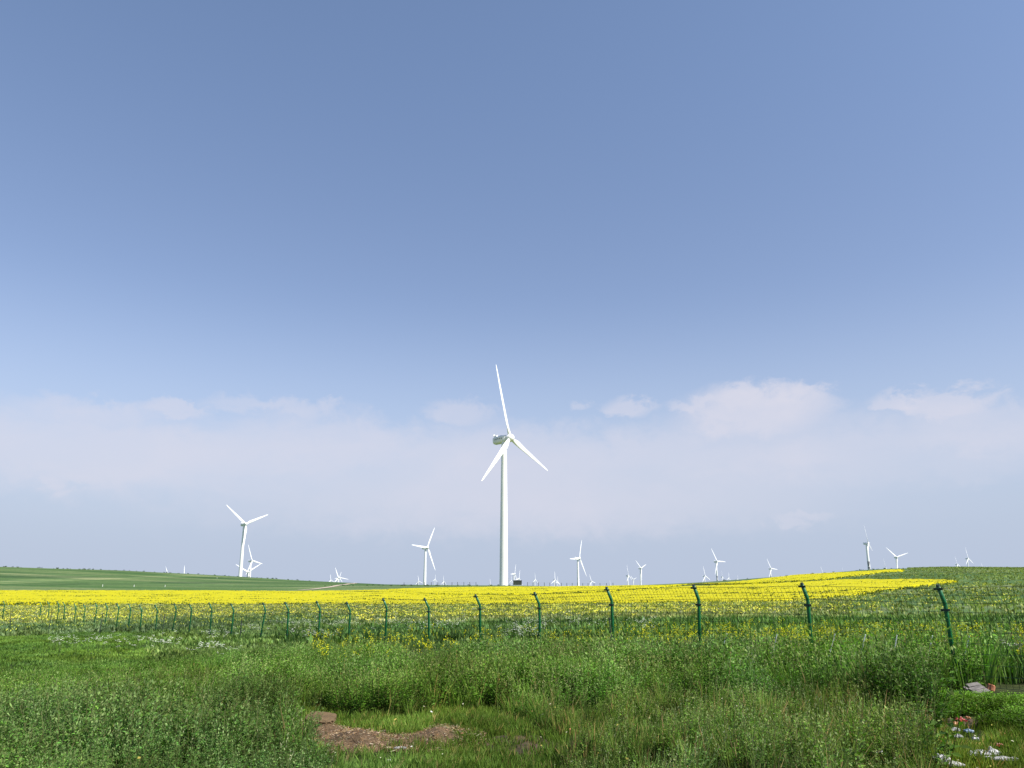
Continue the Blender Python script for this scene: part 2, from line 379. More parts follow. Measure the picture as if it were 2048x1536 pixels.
def proto_grass(H=0.3, n=14, w=0.008, spread=0.06, lean=0.35, col=(0.085, 0.15, 0.03), dry=0.1):
    Q, K = [], []
    a = rng.uniform(0, 6.283, n); base = np.stack([np.cos(a), np.sin(a), 0*a], -1)*rng.uniform(0, spread, (n, 1))
    h = H*rng.uniform(0.55, 1.1, n)[:, None]; ld = np.stack([np.cos(a), np.sin(a), 0*a], -1)*rng.uniform(0.2, 1, (n, 1))*lean
    mid = base+np.array([0, 0, 1.0])*h*0.6+ld*h*0.35; tip = base+np.array([0, 0, 1.0])*h*0.98+ld*h*1.3
    s = unit(np.cross(tip-base, rng.normal(size=(n, 3))))*w/2
    Q.append(np.stack([base-s, base+s, mid+s*0.8, mid-s*0.8], 1)); Q.append(np.stack([mid-s*0.8, mid+s*0.8, tip+s*0.15, tip-s*0.15], 1))
    k = vary(col, n, 0.3, 0.1); dm = rng.random(n) < dry; k[dm] = vary((0.30, 0.25, 0.12), int(dm.sum()), 0.2)
    K += [k, k*1.1]
    return np.concatenate(Q), np.concatenate(K)
def proto_umbel(H=0.6, heads=3, col=(0.80, 0.81, 0.76), fl=9):
    Q, K = proto_weed(H*0.8, 2, 9, 0.05, 0.1, seedhead=False); Q, K = [Q], [K]; PQ, PK = [], []
    for b in range(heads):
        a = rng.uniform(0, 6.283); o = rng.uniform(0.02, 0.14); h = H*rng.uniform(0.85, 1.1)
        tip = np.array([[math.cos(a)*o, math.sin(a)*o, h]])
        Q.append(ribbon(np.zeros((1, 3)), tip, 0.007, 0.004)); K.append(vary((0.09, 0.13, 0.04), 1))
        p = tip+np.concatenate([rng.normal(size=(fl, 2))*0.024, rng.normal(size=(fl, 1))*0.006], 1)
        d = unit(np.concatenate([rng.normal(size=(fl, 2)), np.full((fl, 1), 0.25)], 1))
        PQ.append(leaves(p, d, 0.026, 0.022, 0)); PK.append(vary(col, fl, 0.08, 0.03))
    return np.concatenate(Q), np.concatenate(K), np.concatenate(PQ), np.concatenate(PK)
def proto_rape(H=0.8, heads=4, fl=8, fs=0.03, col=(0.64, 0.63, 0.02), per=6):
    Q, K = proto_weed(H*0.85, 2, per, 0.07, 0.1, seedhead=False); Q, K = [Q], [K]; PQ, PK = [], []
    for b in range(heads):
        a = rng.uniform(0, 6.283); o = rng.uniform(0.02, 0.16); h = H*rng.uniform(0.75, 1.1)
        tip = np.array([[math.cos(a)*o, math.sin(a)*o, h]])
        Q.append(ribbon(np.zeros((1, 3)), tip, 0.008, 0.004)); K.append(vary((0.10, 0.15, 0.04), 1))
        p = tip+rng.normal(size=(fl, 3))*np.array([0.016, 0.016, 0.035])
        d = unit(rng.normal(size=(fl, 3))+np.array([0, 0, 0.4]))
        PQ.append(leaves(p, d, fs, fs*0.8, 0)); PK.append(vary(col, fl, 0.15, 0.04))
    return np.concatenate(Q), np.concatenate(K), np.concatenate(PQ), np.concatenate(PK)
def tuft_far(H, W, n, col, amt=0.3):
    """one plant seen from far: a few broad leaf clumps"""
    a = rng.uniform(0, 6.283, n); p = np.stack([np.cos(a)*W*0.3, np.sin(a)*W*0.3, rng.uniform(0.0, 0.5, n)*H], -1)
    d = unit(np.stack([np.cos(a)*0.9, np.sin(a)*0.9, np.full(n, 0.75)], -1)+rng.normal(size=(n, 3))*0.25)
    return leaves(p, d, H*rng.uniform(0.45, 0.8, n), W*rng.uniform(0.3, 0.6, n), 0.05), vary(col, n, amt)
def tuft_up(H, W, n, w, col, amt=0.3):
    a = rng.uniform(0, 6.283, n); p = np.stack([np.cos(a), np.sin(a), 0*a], -1)*rng.uniform(0, W*0.5, (n, 1)); p[:, 2] = rng.uniform(0, 0.35, n)*H
    d = unit(np.stack([np.cos(a)*0.35, np.sin(a)*0.35, np.ones(n)], -1)+rng.normal(size=(n, 3))*0.2)
    return leaves(p, d, H*rng.uniform(0.45, 0.8, n), w*rng.uniform(0.7, 1.5, n), 0.03, 1.2), vary(col, n, amt)
class Scatter:
    def __init__(s): s.q = []; s.k = []
    def put(s, proto, x, y, scale, tint=None, tilt=0.15, lean=(0, 0), zoff=0.0, sxy=None):
        Q, K = proto; n = len(x)
        if n == 0: return
        z = tz(x, y)+zoff; a = rng.uniform(0, 6.283, n); ca, sa = np.cos(a), np.sin(a)
        P = Q.reshape(-1, 3)[None]*np.asarray(scale, float).reshape(-1, 1, 1)*np.ones((n, 1, 1))
        if sxy is not None: P = P*np.stack([sxy, sxy, np.ones(n)], -1)[:, None, :]
        px = P[..., 0]*ca[:, None]-P[..., 1]*sa[:, None]; py = P[..., 0]*sa[:, None]+P[..., 1]*ca[:, None]
        tx_, ty_ = rng.normal(size=n)*tilt+lean[0], rng.normal(size=n)*tilt+lean[1]
        px = px+P[..., 2]*tx_[:, None]+x[:, None]; py = py+P[..., 2]*ty_[:, None]+y[:, None]; pz = P[..., 2]+z[:, None]
        s.q.append(np.stack([px, py, pz], -1).reshape(-1, 3).astype(np.float32))
        t = np.ones((n, 3)) if tint is None else tint
        s.k.append((K[None]*t[:, None, :]).reshape(-1, 3).astype(np.float32))
    def build(s, name, mat, label, cat):
        if not s.q: return None
        v = np.concatenate(s.q); k = np.concatenate(s.k); n = len(v)//4
        print(name, n, 'quads')
        me = np_mesh(name, v, np.arange(n*4, dtype=np.int32).reshape(-1, 4), k)
        return tag(link(name, me, mat), label, cat, kind='stuff')
HALF = R_(37.5)
def sample(n, r0, r1, a0=-HALF, a1=HALF, power=1.0):
    """points over the land between two distances; power 1 = even per square metre, 0 = even per metre of distance"""
    u = rng.random(n); e = power+1; r = (r0**e+u*(r1**e-r0**e))**(1/e); a = rng.uniform(a0, a1, n)
    return r*np.sin(a), r*np.cos(a), r
def in_poly(px, py, poly):
    poly = np.asarray(poly, float); ins = np.zeros(px.shape, bool); j = len(poly)-1
    for i in range(len(poly)):
        xi, yi, xj, yj = *poly[i], *poly[j]
        c = ((yi > py) != (yj > py)) & (px < (xj-xi)*(py-yi)/(yj-yi+1e-9)+xi); ins ^= c; j = i
    return ins
def vnoise(x, y, f, seed=0):
    """smooth value noise 0..1"""
    rs = np.random.default_rng(100+seed); T = rs.random((64, 64)); u, v = x*f+31.7, y*f+17.3
    i, j = np.floor(u).astype(int), np.floor(v).astype(int); a, b = u-i, v-j; a = a*a*(3-2*a); b = b*b*(3-2*b)
    g = lambda m, n: T[m % 64, n % 64]
    return (g(i, j)*(1-a)*(1-b)+g(i+1, j)*a*(1-b)+g(i, j+1)*(1-a)*b+g(i+1, j+1)*a*b)
# ground areas, given as the outline their footprint has in the photograph
CLEAR = [(575, 1415), (700, 1440), (800, 1443), (900, 1424), (1000, 1430), (1070, 1455), (1115, 1490), (1125, 2600), (640, 2600), (630, 1560), (605, 1490)]
TRASH = [(1845, 1400), (1905, 1392), (2000, 1372), (2300, 1360), (3000, 2800), (1930, 2800), (1870, 1500)]
def area(x, y):
    px, py = project(x, y, tz(x, y)); jx = (vnoise(x, y, 2.3, 1)-0.5)*46; jy = (vnoise(x, y, 2.3, 2)-0.5)*16
    return in_poly(px+jx, py+jy, CLEAR), in_poly(px+jx, py+jy, TRASH), px, py

# ------------------------------------------------------------------ far fields of rapeseed
def edge_table(pts, lift):
    xs = np.arange(-400, 2500, 10.0); rows = np.interp(xs, [p[0] for p in pts], [p[1] for p in pts])
    rr = np.array([ground_hit(a, b, lift)[0] for a, b in zip(xs, rows)])
    k = np.hanning(7)[1:-1]; k /= k.sum(); rr = np.exp(np.convolve(np.pad(np.log(rr), 2, mode='edge'), k, 'valid'))
    return xs, col_az(xs), rr
def rapeseed_mat():
    m, nt, out = mat_new('rapeseed_canopy'); b = principled(nt, out, (0.75, 0.6, 0.02), 0.9); b.inputs['Specular IOR Level'].default_value = 0.1
    n = ramp(nt, noise_node(nt, 1.0, 8, 0.75, (0.5, 0.9, 0.5)), [(0.25, (0.16, 0.20, 0.03)), (0.45, (0.38, 0.36, 0.008)), (0.7, (0.52, 0.46, 0.004))])
    nt.links.new(n, b.inputs['Base Color'])
    bn = nt.nodes.new('ShaderNodeBump'); bn.inputs['Strength'].default_value = 0.6; bn.inputs['Distance'].default_value = 0.3
    nt.links.new(noise_node(nt, 2.0, 6, 0.7), bn.inputs['Height']); nt.links.new(bn.outputs[0], b.inputs['Normal'])
    return m
M_RAPE = rapeseed_mat()
tuftsY = [tuft_far(0.6, 0.5, 7, (0.60, 0.54, 0.004), 0.08) for _ in range(4)]
tuftsG = [tuft_far(0.7, 0.8, 6, (0.085, 0.13, 0.04), 0.3) for _ in range(4)]
def rape_field(name, bottom, top, x0, x1, lift, label, dens):
    xs, azs, rn = edge_table(bottom, lift); _, _, rf = edge_table(top, lift)
    rf = np.maximum(rf, rn*1.004)
    cols = np.arange(x0, x1+1, 6.0); caz = col_az(cols); N = 46
    a = np.interp(cols, xs, rn); b = np.interp(cols, xs, rf)
    t = np.linspace(0, 1, N); r = np.exp(np.log(a)[:, None]*(1-t)+np.log(b)[:, None]*t)
    x = r*np.sin(caz)[:, None]; y = r*np.cos(caz)[:, None]; z = tz(x, y)
    up = (lift-0.06)+0.16*(vnoise(x, y, 0.8, 3)-0.5)+0.12*(vnoise(x, y, 0.15, 4)-0.5)
    up[:, 0] = -0.05; up[:, -1] = -0.05; up[0] = -0.05; up[-1] = -0.05
    V = np.stack([x, y, z+up], -1).reshape(-1, 3); n = len(cols)
    ii, jj = np.meshgrid(np.arange(n-1), np.arange(N-1), indexing='ij'); q = (ii*N+jj).ravel()
    me = np_mesh(name, V, np.stack([q, q+N, q+N+1, q+1], -1), smooth=False)
    o = link(name, me, M_RAPE); tag(o, label, 'crop field', kind='stuff')
    # flowering clumps standing up out of the canopy
    sct = Scatter()
    px, py, pr = sample(dens, max(a.min(), 60), min(b.max(), 700), caz[0], caz[-1], power=0.45)
    A_ = np.arctan2(px, py); ok = (pr > np.interp(A_, caz, a)-0.6) & (pr < np.interp(A_, caz, b))
    px, py, pr = px[ok], py[ok], pr[ok]
    thin = vnoise(px*0.25, py, 0.22, 5)*0.6+vnoise(px*0.35, py, 0.55, 6)*0.4
    T_ = (np.log(pr)-np.log(np.interp(A_[ok], caz, a)))/np.maximum(np.log(np.interp(A_[ok], caz, b))-np.log(np.interp(A_[ok], caz, a)), 1e-3)
    lines = np.zeros(len(px), bool); mask = vnoise(A_[ok]*9, A_[ok]*0, 1.0, 51)
    for t0, w0, off in ((0.30, 0.030, 0.0), (0.52, 0.035, 2.0), (0.68, 0.022, 4.0), (0.84, 0.02, 5.5)):
        lines |= (np.abs(T_-t0-0.03*np.sin(A_[ok]*14+off)) < w0*(0.4+vnoise(A_[ok]*60+off*9, T_, 1.0, 52))) & (vnoise(A_[ok]*22+off*5, A_[ok]*0+off, 1.0, 53) > 0.50)
    ragged = (T_ < 0.10*vnoise(A_[ok]*90, T_, 1.0, 54)+0.03) & (rng.random(len(px)) < 0.6)
    gr = ((thin > 0.66) & (rng.random(len(px)) < 0.6)) | (lines & (rng.random(len(px)) < 0.85)) | ragged; ok2 = rng.random(len(px)) < 0.95
    for k in range(4):
        m = (np.arange(len(px)) % 4 == k) & ok2
        tint = (1+0.3*(vnoise(px*0.4, py, 0.06, 8)-0.5)+0.25*(vnoise(px*0.5, py, 0.4, 9)-0.5))[:, None]*np.ones(3)
        sct.put(tuftsY[k], px[m & ~gr], py[m & ~gr], rng.uniform(0.75, 1.15, int((m & ~gr).sum())), tint[m & ~gr], zoff=-0.1)
        sct.put(tuftsG[k], px[m & gr], py[m & gr], rng.uniform(0.8, 1.1, int((m & gr).sum())), np.array([1.5, 1.25, 0.8])*np.ones((int((m & gr).sum()), 1)), zoff=-0.1)
    ob = sct.build(name+'_flowers', M_PETAL, label.replace('field of', 'flower heads standing in the field of'), 'flowers')
    return (caz, a, b)
LB = [(-400, 1206), (0, 1205), (400, 1206), (1024, 1206), (1250, 1204), (1400, 1202), (1550, 1200), (1640, 1195), (1700, 1188), (1750, 1181), (1800, 1173), (1850, 1168), (1912, 1161)]
LT = [(-400, 1178), (0, 1179.5), (400, 1179.5), (600, 1181), (700, 1179.5), (780, 1178), (860, 1188), (1024, 1188.6), (1120, 1187), (1214, 1183), (1276, 1178), (1339, 1173.5), (1378, 1170.5), (1478, 1168), (1556, 1164.5), (1587, 1162.5), (1647, 1160), (1680, 1157), (1752, 1157.5), (1838, 1157), (1912, 1159.5)]
UB = [(770, 1178), (850, 1186.5), (1024, 1187), (1120, 1185), (1214, 1181), (1276, 1176), (1339, 1171), (1380, 1166.5), (1440, 1166.5), (1478, 1166), (1556, 1162.5), (1587, 1160.5), (1647, 1157), (1719, 1149), (1734, 1147), (1770, 1142.5), (1815, 1139.5)]
UT = [(770, 1177.5), (850, 1175), (900, 1173.5), (1024, 1172), (1100, 1172.5), (1200, 1170.5), (1330, 1169.5), (1400, 1166), (1440, 1165), (1480, 1162), (1600, 1148), (1815, 1137)]
LOWF = rape_field('rapeseed_field', LB, LT, -380, 1912, 0.5, 'broad yellow field of flowering rapeseed behind the green posts', 190000)
UPF = rape_field('rapeseed_field', UB, UT, 772, 1815, 0.5, 'upper yellow strip field of flowering rapeseed running up the right hill', 75000)

# ------------------------------------------------------------------ vegetation between the camera and the fields
G_DARK = (0.050, 0.10, 0.020); G_MID = (0.078, 0.180, 0.026); G_LUSH = (0.080, 0.165, 0.028); G_GREY = (0.085, 0.115, 0.060); G_PALE = (0.17, 0.26, 0.09)
near_a = [proto_weed(0.58, 5, 17, 0.060, 0.17, G_MID, G_PALE) for _ in range(4)]
near_b = [proto_weed(0.52, 6, 20, 0.052, 0.20, (0.075, 0.160, 0.036), (0.13, 0.20, 0.07)) for _ in range(3)]
near_g = [proto_grass(0.50, 16, 0.011, 0.09, 0.30, (0.11, 0.205, 0.040), 0.06) for _ in range(3)]
mid_a = [proto_weed(0.58, 4, 10, 0.085, 0.18, G_MID, G_PALE) for _ in range(3)]
mid_g = [proto_grass(0.52, 10, 0.018, 0.12, 0.30, (0.105, 0.20, 0.042), 0.05) for _ in range(3)]
far_d = [tuft_up(0.75, 0.5, 10, 0.10, (0.085, 0.135, 0.046), 0.35) for _ in range(3)]
far_g = [tuft_up(0.5, 0.45, 9, 0.11, (0.150, 0.205, 0.080), 0.3) for _ in range(3)]
far_l = [tuft_up(0.16, 0.16, 8, 0.035, (0.125, 0.215, 0.050), 0.2) for _ in range(3)]
short = [proto_grass(0.13, 16, 0.008, 0.08, 0.35, (0.120, 0.205, 0.040), 0.12) for _ in range(4)]
bright = [proto_weed(0.16, 7, 8, 0.055, 0.15, (0.105, 0.21, 0.026), (0.14, 0.22, 0.05), False) for _ in range(3)]

def tints(x, y, n):
    a = vnoise(x, y, 0.28, 11); b = vnoise(x, y, 1.1, 12); c = vnoise(x, y, 0.12, 13); b = np.clip((b-0.5)*1.5+0.5, 0, 1)
    t = np.stack([0.80+0.55*a, 0.80+0.42*a+0.12*c, 0.65+0.3*b+0.15*a], -1)*(0.66+0.62*b)[:, None]
    return t*rng.uniform(0.8, 1.2, (n, 1))
W = Scatter()
x, y, r = sample(9400, 5.2, 15, -R_(52), R_(48), power=0.85); ic, it, px, py = area(x, y)
edge_front = in_poly(px, py, [(1100, 1440), (1300, 1410), (1870, 1430), (1900, 1800), (1100, 1800)])
keep = ~ic & ~it
sp = vnoise(x, y, 0.55, 21); hgt = (0.50+0.45*vnoise(x, y, 0.45, 22)+0.65*vnoise(x, y, 1.25, 28)**1.3)*np.interp(px, [0, 900, 1300, 1700, 2100], [0.95, 0.95, 1.0, 1.5, 1.75])
hgt = np.where(edge_front, hgt*0.62, hgt)*np.clip((r-3.2)/5.6, 0.35, 1)*np.where((r < 9.5) & (px > 1700), 0.6, 1)
gap = vnoise(x, y, 1.1, 23) > 0.20
left_bush = px < 640
for k in range(4):
    m = keep & gap & (np.arange(len(x)) % 4 == k)
    isg = ((sp > 0.56) & (px > 560) & (rng.random(len(x)) < 0.6)) | (edge_front & (rng.random(len(x)) < 0.45)); isb = (((px < 640) & (rng.random(len(x)) < 0.8)) | ((sp < 0.25) & (rng.random(len(x)) < 0.5))) & ~isg
    for cond, pr in ((m & isg, near_g[k % 3]), (m & isb, near_b[k % 3]), (m & ~isg & ~isb, near_a[k])):
        n = int(cond.sum()); W.put(pr, x[cond], y[cond], hgt[cond]*rng.uniform(0.6, 1.3, n), tints(x[cond], y[cond], n)*(1+edge_front[cond][:, None]*np.array([0.55, 0.30, 0.45])), 0.16, (0.06, 0))
x, y, r = sample(22500, 15, 36, -R_(43), R_(41), power=0.7); ic, it, px, py = area(x, y)
lawn = (px < 330) & (r > 27)
keep = ~ic & ~it & ~lawn; sp = vnoise(x, y, 0.4, 21); hgt = (0.52+0.45*vnoise(x, y, 0.35, 22)+0.55*vnoise(x, y, 0.9, 28)**1.3)*np.interp(px, [0, 600, 900, 1300, 1700, 2100], [0.7, 0.8, 0.95, 1.15, 1.6, 1.7])*np.where(px < 800, np.clip((40-r)/14, 0.45, 1), np.clip((29-r)/8, 0.45, 1))
for k in range(3):
    m = keep & (np.arange(len(x)) % 3 == k); isg = (sp > 0.52) & (rng.random(len(x)) < 0.6)
    for cond, pr in ((m & isg, mid_g[k]), (m & ~isg, mid_a[k])):
        n = int(cond.sum()); W.put(pr, x[cond], y[cond], hgt[cond]*rng.uniform(0.75, 1.15, n), tints(x[cond], y[cond], n), 0.16, (0.06, 0))
x, y, r = sample(800, 12.6, 15.7, col_az(1740), R_(37), 1.0); ic, it, px, py = area(x, y); m0 = ~it & (px < 1985)
for k in range(4):
    m = m0 & (np.arange(len(x)) % 4 == k); n = int(m.sum()); W.put(near_a[k], x[m], y[m], rng.uniform(1.25, 1.75, n), tints(x[m], y[m], n), 0.14)
# pale seed heads and a few dead stalks standing above the weeds
def proto_seed(H, c_head, c_stem, n=2):
    Q, K = [], []
    for b in range(n):
        a = rng.uniform(0, 6.283); o = rng.uniform(0.02, 0.12); h = H*rng.uniform(0.8, 1.1); tip = np.array([[math.cos(a)*o+0.05, math.sin(a)*o, h]])
        Q.append(ribbon(np.zeros((1, 3)), tip, 0.005, 0.003)); K.append(vary(c_stem, 1))
        m = 9; t = rng.uniform(0.80, 1.06, m)[:, None]; p = tip*t; d = unit(tip/np.linalg.norm(tip)+rng.normal(size=(m, 3))*0.35); Q.append(leaves(p, d, 0.028, 0.010, 0)); K.append(vary(c_head, m, 0.25))
    return np.concatenate(Q), np.concatenate(K)
sd = [proto_seed(0.62, (0.27, 0.30, 0.16), (0.13, 0.18, 0.06)) for _ in range(3)]+[proto_seed(0.66, (0.30, 0.24, 0.12), (0.26, 0.21, 0.11), 1)]
x, y, r = sample(7000, 8, 21, power=0.7); ic, it, px, py = area(x, y); vn_ = vnoise(x, y, 0.5, 27)
m0 = ~ic & ~it & (rng.random(len(x)) < np.interp(px, [0, 640, 900, 2048], [0.12, 0.25, 0.8, 0.75])*np.clip(vn_*2-0.3, 0, 1.2))
for k in range(4):
    m = m0 & (np.arange(len(x)) % 4 == k) & ((k < 3) | (rng.random(len(x)) < 0.35)); n = int(m.sum()); ef = in_poly(px[m], py[m], [(1100, 1440), (1300, 1410), (1870, 1430), (1900, 1800), (1100, 1800)])
    W.put(sd[k], x[m], y[m], np.interp(px[m], [0, 1000, 1700, 2100], [0.85, 0.95, 1.35, 1.5])*np.where(ef, 0.65, 1)*rng.uniform(0.8, 1.15, n), tints(x[m], y[m], n), 0.18, (0.12, 0))
# undergrowth filling the gaps between the tall plants
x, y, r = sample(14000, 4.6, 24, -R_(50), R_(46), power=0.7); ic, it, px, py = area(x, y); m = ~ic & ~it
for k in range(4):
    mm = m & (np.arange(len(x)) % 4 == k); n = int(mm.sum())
    W.put(short[k], x[mm], y[mm], rng.uniform(1.0, 1.9, n), tints(x[mm], y[mm], n)*0.42, 0.2)  # tint darkened, painting deep shade into the gaps between plants
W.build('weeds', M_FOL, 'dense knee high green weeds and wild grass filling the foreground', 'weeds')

# short grass of the two clearings
Gs = Scatter()
x, y, r = sample(38000, 5.5, 16.5, power=1.0); ic, it, px, py = area(x, y)
from_dirt = np.zeros(len(x))
DIRT = [(590, 1432), (660, 1436), (740, 1462), (810, 1480), (850, 1466), (890, 1448), (915, 1462), (860, 1490), (845, 1530), (760, 1535), (640, 1525), (650, 1490), (590, 1470)]
DARKP = [(955, 1474), (1095, 1462), (1118, 1500), (1060, 1522), (955, 1505)]
jx = (vnoise(x, y, 3, 31)-0.5)*30; jy = (vnoise(x, y, 3, 32)-0.5)*14
dirt = in_poly(px+jx, py+jy, DIRT); dk = in_poly(px+jx, py+jy, DARKP)
BARE = [(1880, 1436), (1960, 1430), (2010, 1425), (2048, 1440), (2000, 1452), (1900, 1462)]
BOARD_SOIL = [(1895, 1385), (1960, 1378), (2000, 1378), (2005, 1400), (1960, 1404), (1900, 1402)]  # bare soil around the grey board, kept free of grass
bare = in_poly(px+jx*1.5, py+jy, BARE) | in_poly(px+jx, py+jy, BOARD_SOIL)
LIT = [(1952, 1521), (1984, 1520), (2010, 1531), (1951, 1506), (1921, 1452), (1912, 1459), (1940, 1475), (1913, 1472), (1917, 1486), (1884, 1534), (1997, 1504), (1911, 1541)]
near_litter = np.zeros(len(x), bool)
for (lx, ly) in LIT:
    g_ = ground_hit(lx, ly); near_litter |= (np.abs(x-g_[1]) < 0.15) & (y < g_[2]+0.08) & (y > g_[2]-0.55) & (rng.random(len(x)) < 0.52)
bott = (py > 1500) & (vnoise(x, y, 1.6, 35) > 0.55)
for k in range(4):
    m = ic & ~(dirt & (rng.random(len(x)) < np.where(py > 1505, 0.6, 0.85))) & ~(dk & (rng.random(len(x)) < 0.62)) & ~(bott & (rng.random(len(x)) < 0.3)) & (np.arange(len(x)) % 4 == k); n = int(m.sum())
    Gs.put(short[k], x[m], y[m], rng.uniform(0.6, 1.25, n), tints(x[m], y[m], n)*1.05, 0.15, (0.05, 0))
    brt = in_poly(px, py, [(1840, 1395), (2060, 1380), (2300, 1470), (2060, 1470), (1840, 1440)])
    m = it & ~bare & ~near_litter & (np.arange(len(x)) % 4 == k); g = m & (~brt | (rng.random(len(x)) < 0.3)); n = int(g.sum())
    Gs.put(short[k], x[g], y[g], rng.uniform(0.7, 1.4, n), tints(x[g], y[g], n)*np.array([1.25, 1.1, 0.8]), 0.15, (0.15, 0))
    g = m & brt; n = int(g.sum()); Gs.put(bright[k % 3], x[g], y[g], rng.uniform(0.8, 1.3, n), tints(x[g], y[g], n)*1.1, 0.15)
Gs.build('grass', M_FOL, 'short bright green grass growing in the two clearings', 'grass')

# lush meadow on the left, tall grass, and the dark crop band beyond the fence
Fm = Scatter()
def belt(num, r0, r1, protos, cond, s0, s1, tint=(1, 1, 1), power=0.6, tilt=0.15, col_var=True):
    x, y, r = sample(num, r0, r1, power=power); px, py = project(x, y, tz(x, y)); m0 = cond(px, py, r, x, y)
    for k, p in enumerate(protos):
        m = m0 & (np.arange(len(x)) % len(protos) == k); n = int(m.sum())
        Fm.put(p, x[m], y[m], rng.uniform(s0, s1, n), tints(x[m], y[m], n)*np.array(tint), tilt)
belt(34000, 26, 60, far_l, lambda px, py, r, x, y: (px < 345) & ((r < 48) | (px < 250)), 0.7, 1.3, (1.0, 1.05, 0.9))
belt(30000, 24, 62, far_l, lambda px, py, r, x, y: px < 420, 0.6, 1.1, (0.85, 0.95, 0.9), 0.8)
belt(15000, 22, 60, far_g, lambda px, py, r, x, y: (px > 300) & ((r > 30) | (px > 900)), 0.35, 0.85, (0.95, 1.1, 0.85))
belt(16000, 33, 49, far_d, lambda px, py, r, x, y: (px > 560) & (rng.random(len(px)) < np.clip((px-560)/250, 0.15, 1)), 0.62, 0.95, (1.0, 1.1, 0.95))
belt(12000, 60, 100, far_g, lambda px, py, r, x, y: px < 760, 0.6, 1.0, (0.80, 0.90, 1.05))
belt(42000, 49, 165, far_g, lambda px, py, r, x, y: (px < 1700) & ((px > 700) | (r > 82)) & (r < np.interp(np.arctan2(x, y), LOWF[0], LOWF[1])), 0.6, 1.1, (1.45, 1.28, 1.35))
belt(58000, 49, 460, far_g, lambda px, py, r, x, y: (px > 1600) & ((r < np.interp(np.arctan2(x, y), LOWF[0], LOWF[1])) | (r > np.interp(np.arctan2(x, y), LOWF[0], LOWF[2]))) & ~((r > np.interp(np.arctan2(x, y), UPF[0], UPF[1])) & (px < 1815)), 0.6, 1.2, (1.32, 1.26, 1.15), 0.8)
Fm.build('meadow_grass', M_FOL, 'green meadow grass and dark crop bands between the fence and the yellow fields', 'grass')

# flowers
YF, YS = Scatter(), Scatter()
rp = [proto_rape(0.60, 4, 6, 0.032) for _ in range(4)]
x, y, r = sample(7000, 20, 38, power=0.5); px, py = project(x, y, tz(x, y))
pb = np.clip((px-980)/500, 0.0, 1)*(0.35+0.9*vnoise(x, y, 0.25, 41)); pb = np.where(r < 23, pb*np.clip((px-1500)/300, 0, 1), pb); pb = pb*np.clip((38-r)/5, 0, 1)*0.55*np.clip(2.2*vnoise(x, y, 0.5, 42)-0.45, 0.1, 1.2)
pb = np.where((px > 620) & (px < 1000), 0.10, pb); m0 = rng.random(len(x)) < pb
for k in range(4):
    m = m0 & (np.arange(len(x)) % 4 == k); n = int(m.sum()); s_ = rng.uniform(0.75, 1.15, n); st = rng.bit_generator.state
    Q, K, PQ, PK = rp[k]; YF.put((Q, K), x[m], y[m], s_, None, 0.1); rng.bit_generator.state = st; YS.put((PQ, PK), x[m], y[m], s_, None, 0.1)
YF.q += YS.q; YF.k += YS.k
YF.build('yellow_wildflowers', M_PETAL, 'loose yellow flowers growing just beyond the wire fence on the right', 'flowers')
# thinly flowering strip in front of the rapeseed field
x, y, r = sample(34000, 54, 165, power=0.5); px, py = project(x, y, tz(x, y)); SF = Scatter()
near_edge = np.interp(np.arctan2(x, y), LOWF[0], LOWF[1])
pb = np.where(px < 1500, 0.42, 0.42*np.clip((1850-px)/350, 0.10, 1))*np.clip(vnoise(x*0.5, y, 0.25, 44)*1.7, 0.1, 1.3)*np.clip((r-np.where(px < 700, 80, 56))/14, 0, 1); m0 = (rng.random(len(x)) < pb) & (r < near_edge)
sp_t = [tuft_far(0.55, 0.3, 3, (0.48, 0.46, 0.06), 0.3) for _ in range(4)]; sp_w = tuft_far(0.5, 0.25, 3, (0.45, 0.45, 0.34), 0.3)
for k in range(4):
    m = m0 & (np.arange(len(x)) % 4 == k); n = int(m.sum()); SF.put(sp_t[k], x[m], y[m], rng.uniform(0.5, 0.9, n), None, 0.1, zoff=0.25)
m = m0 & (rng.random(len(x)) < 0.3); x2 = x[m]+rng.normal(size=int(m.sum()))*2; SF.put(sp_w, x2, y[m], rng.uniform(0.5, 0.8, int(m.sum())), None, 0.1, zoff=0.2)
x, y, r = sample(5000, 48, 110, power=0.5); px, py = project(x, y, tz(x, y)); m = (px < 700) & (rng.random(len(x)) < 0.7*vnoise(x*0.3, y, 0.2, 47)) & (r > 62)
SF.put(sp_t[0], x[m], y[m], rng.uniform(0.5, 0.8, int(m.sum())), np.array([0.75, 0.9, 1.0])*np.ones((int(m.sum()), 1)), 0.1, zoff=0.15)
SF.build('sparse_flowers', M_PETAL, 'thin speckled strip of yellow and pale flowers in front of the yellow field', 'flowers')
WF, WS = Scatter(), Scatter(); um = [proto_umbel(0.62, 4) for _ in range(4)]
WP = [(230, 1290, 90, 12), (330, 1296, 50, 10), (120, 1290, 40, 8), (420, 1275, 60, 10), (500, 1262, 60, 8), (600, 1262, 60, 9), (690, 1258, 50, 8), (620, 1284, 60, 8), (840, 1268, 70, 9), (780, 1256, 40, 8), (900, 1262, 40, 9),
      (1040, 1266, 60, 9), (1100, 1260, 60, 8), (1070, 1282, 30, 8), (1030, 1288, 25, 6), (1290, 1268, 34, 12), (1180, 1262, 40, 7), (430, 1312, 50, 8)]
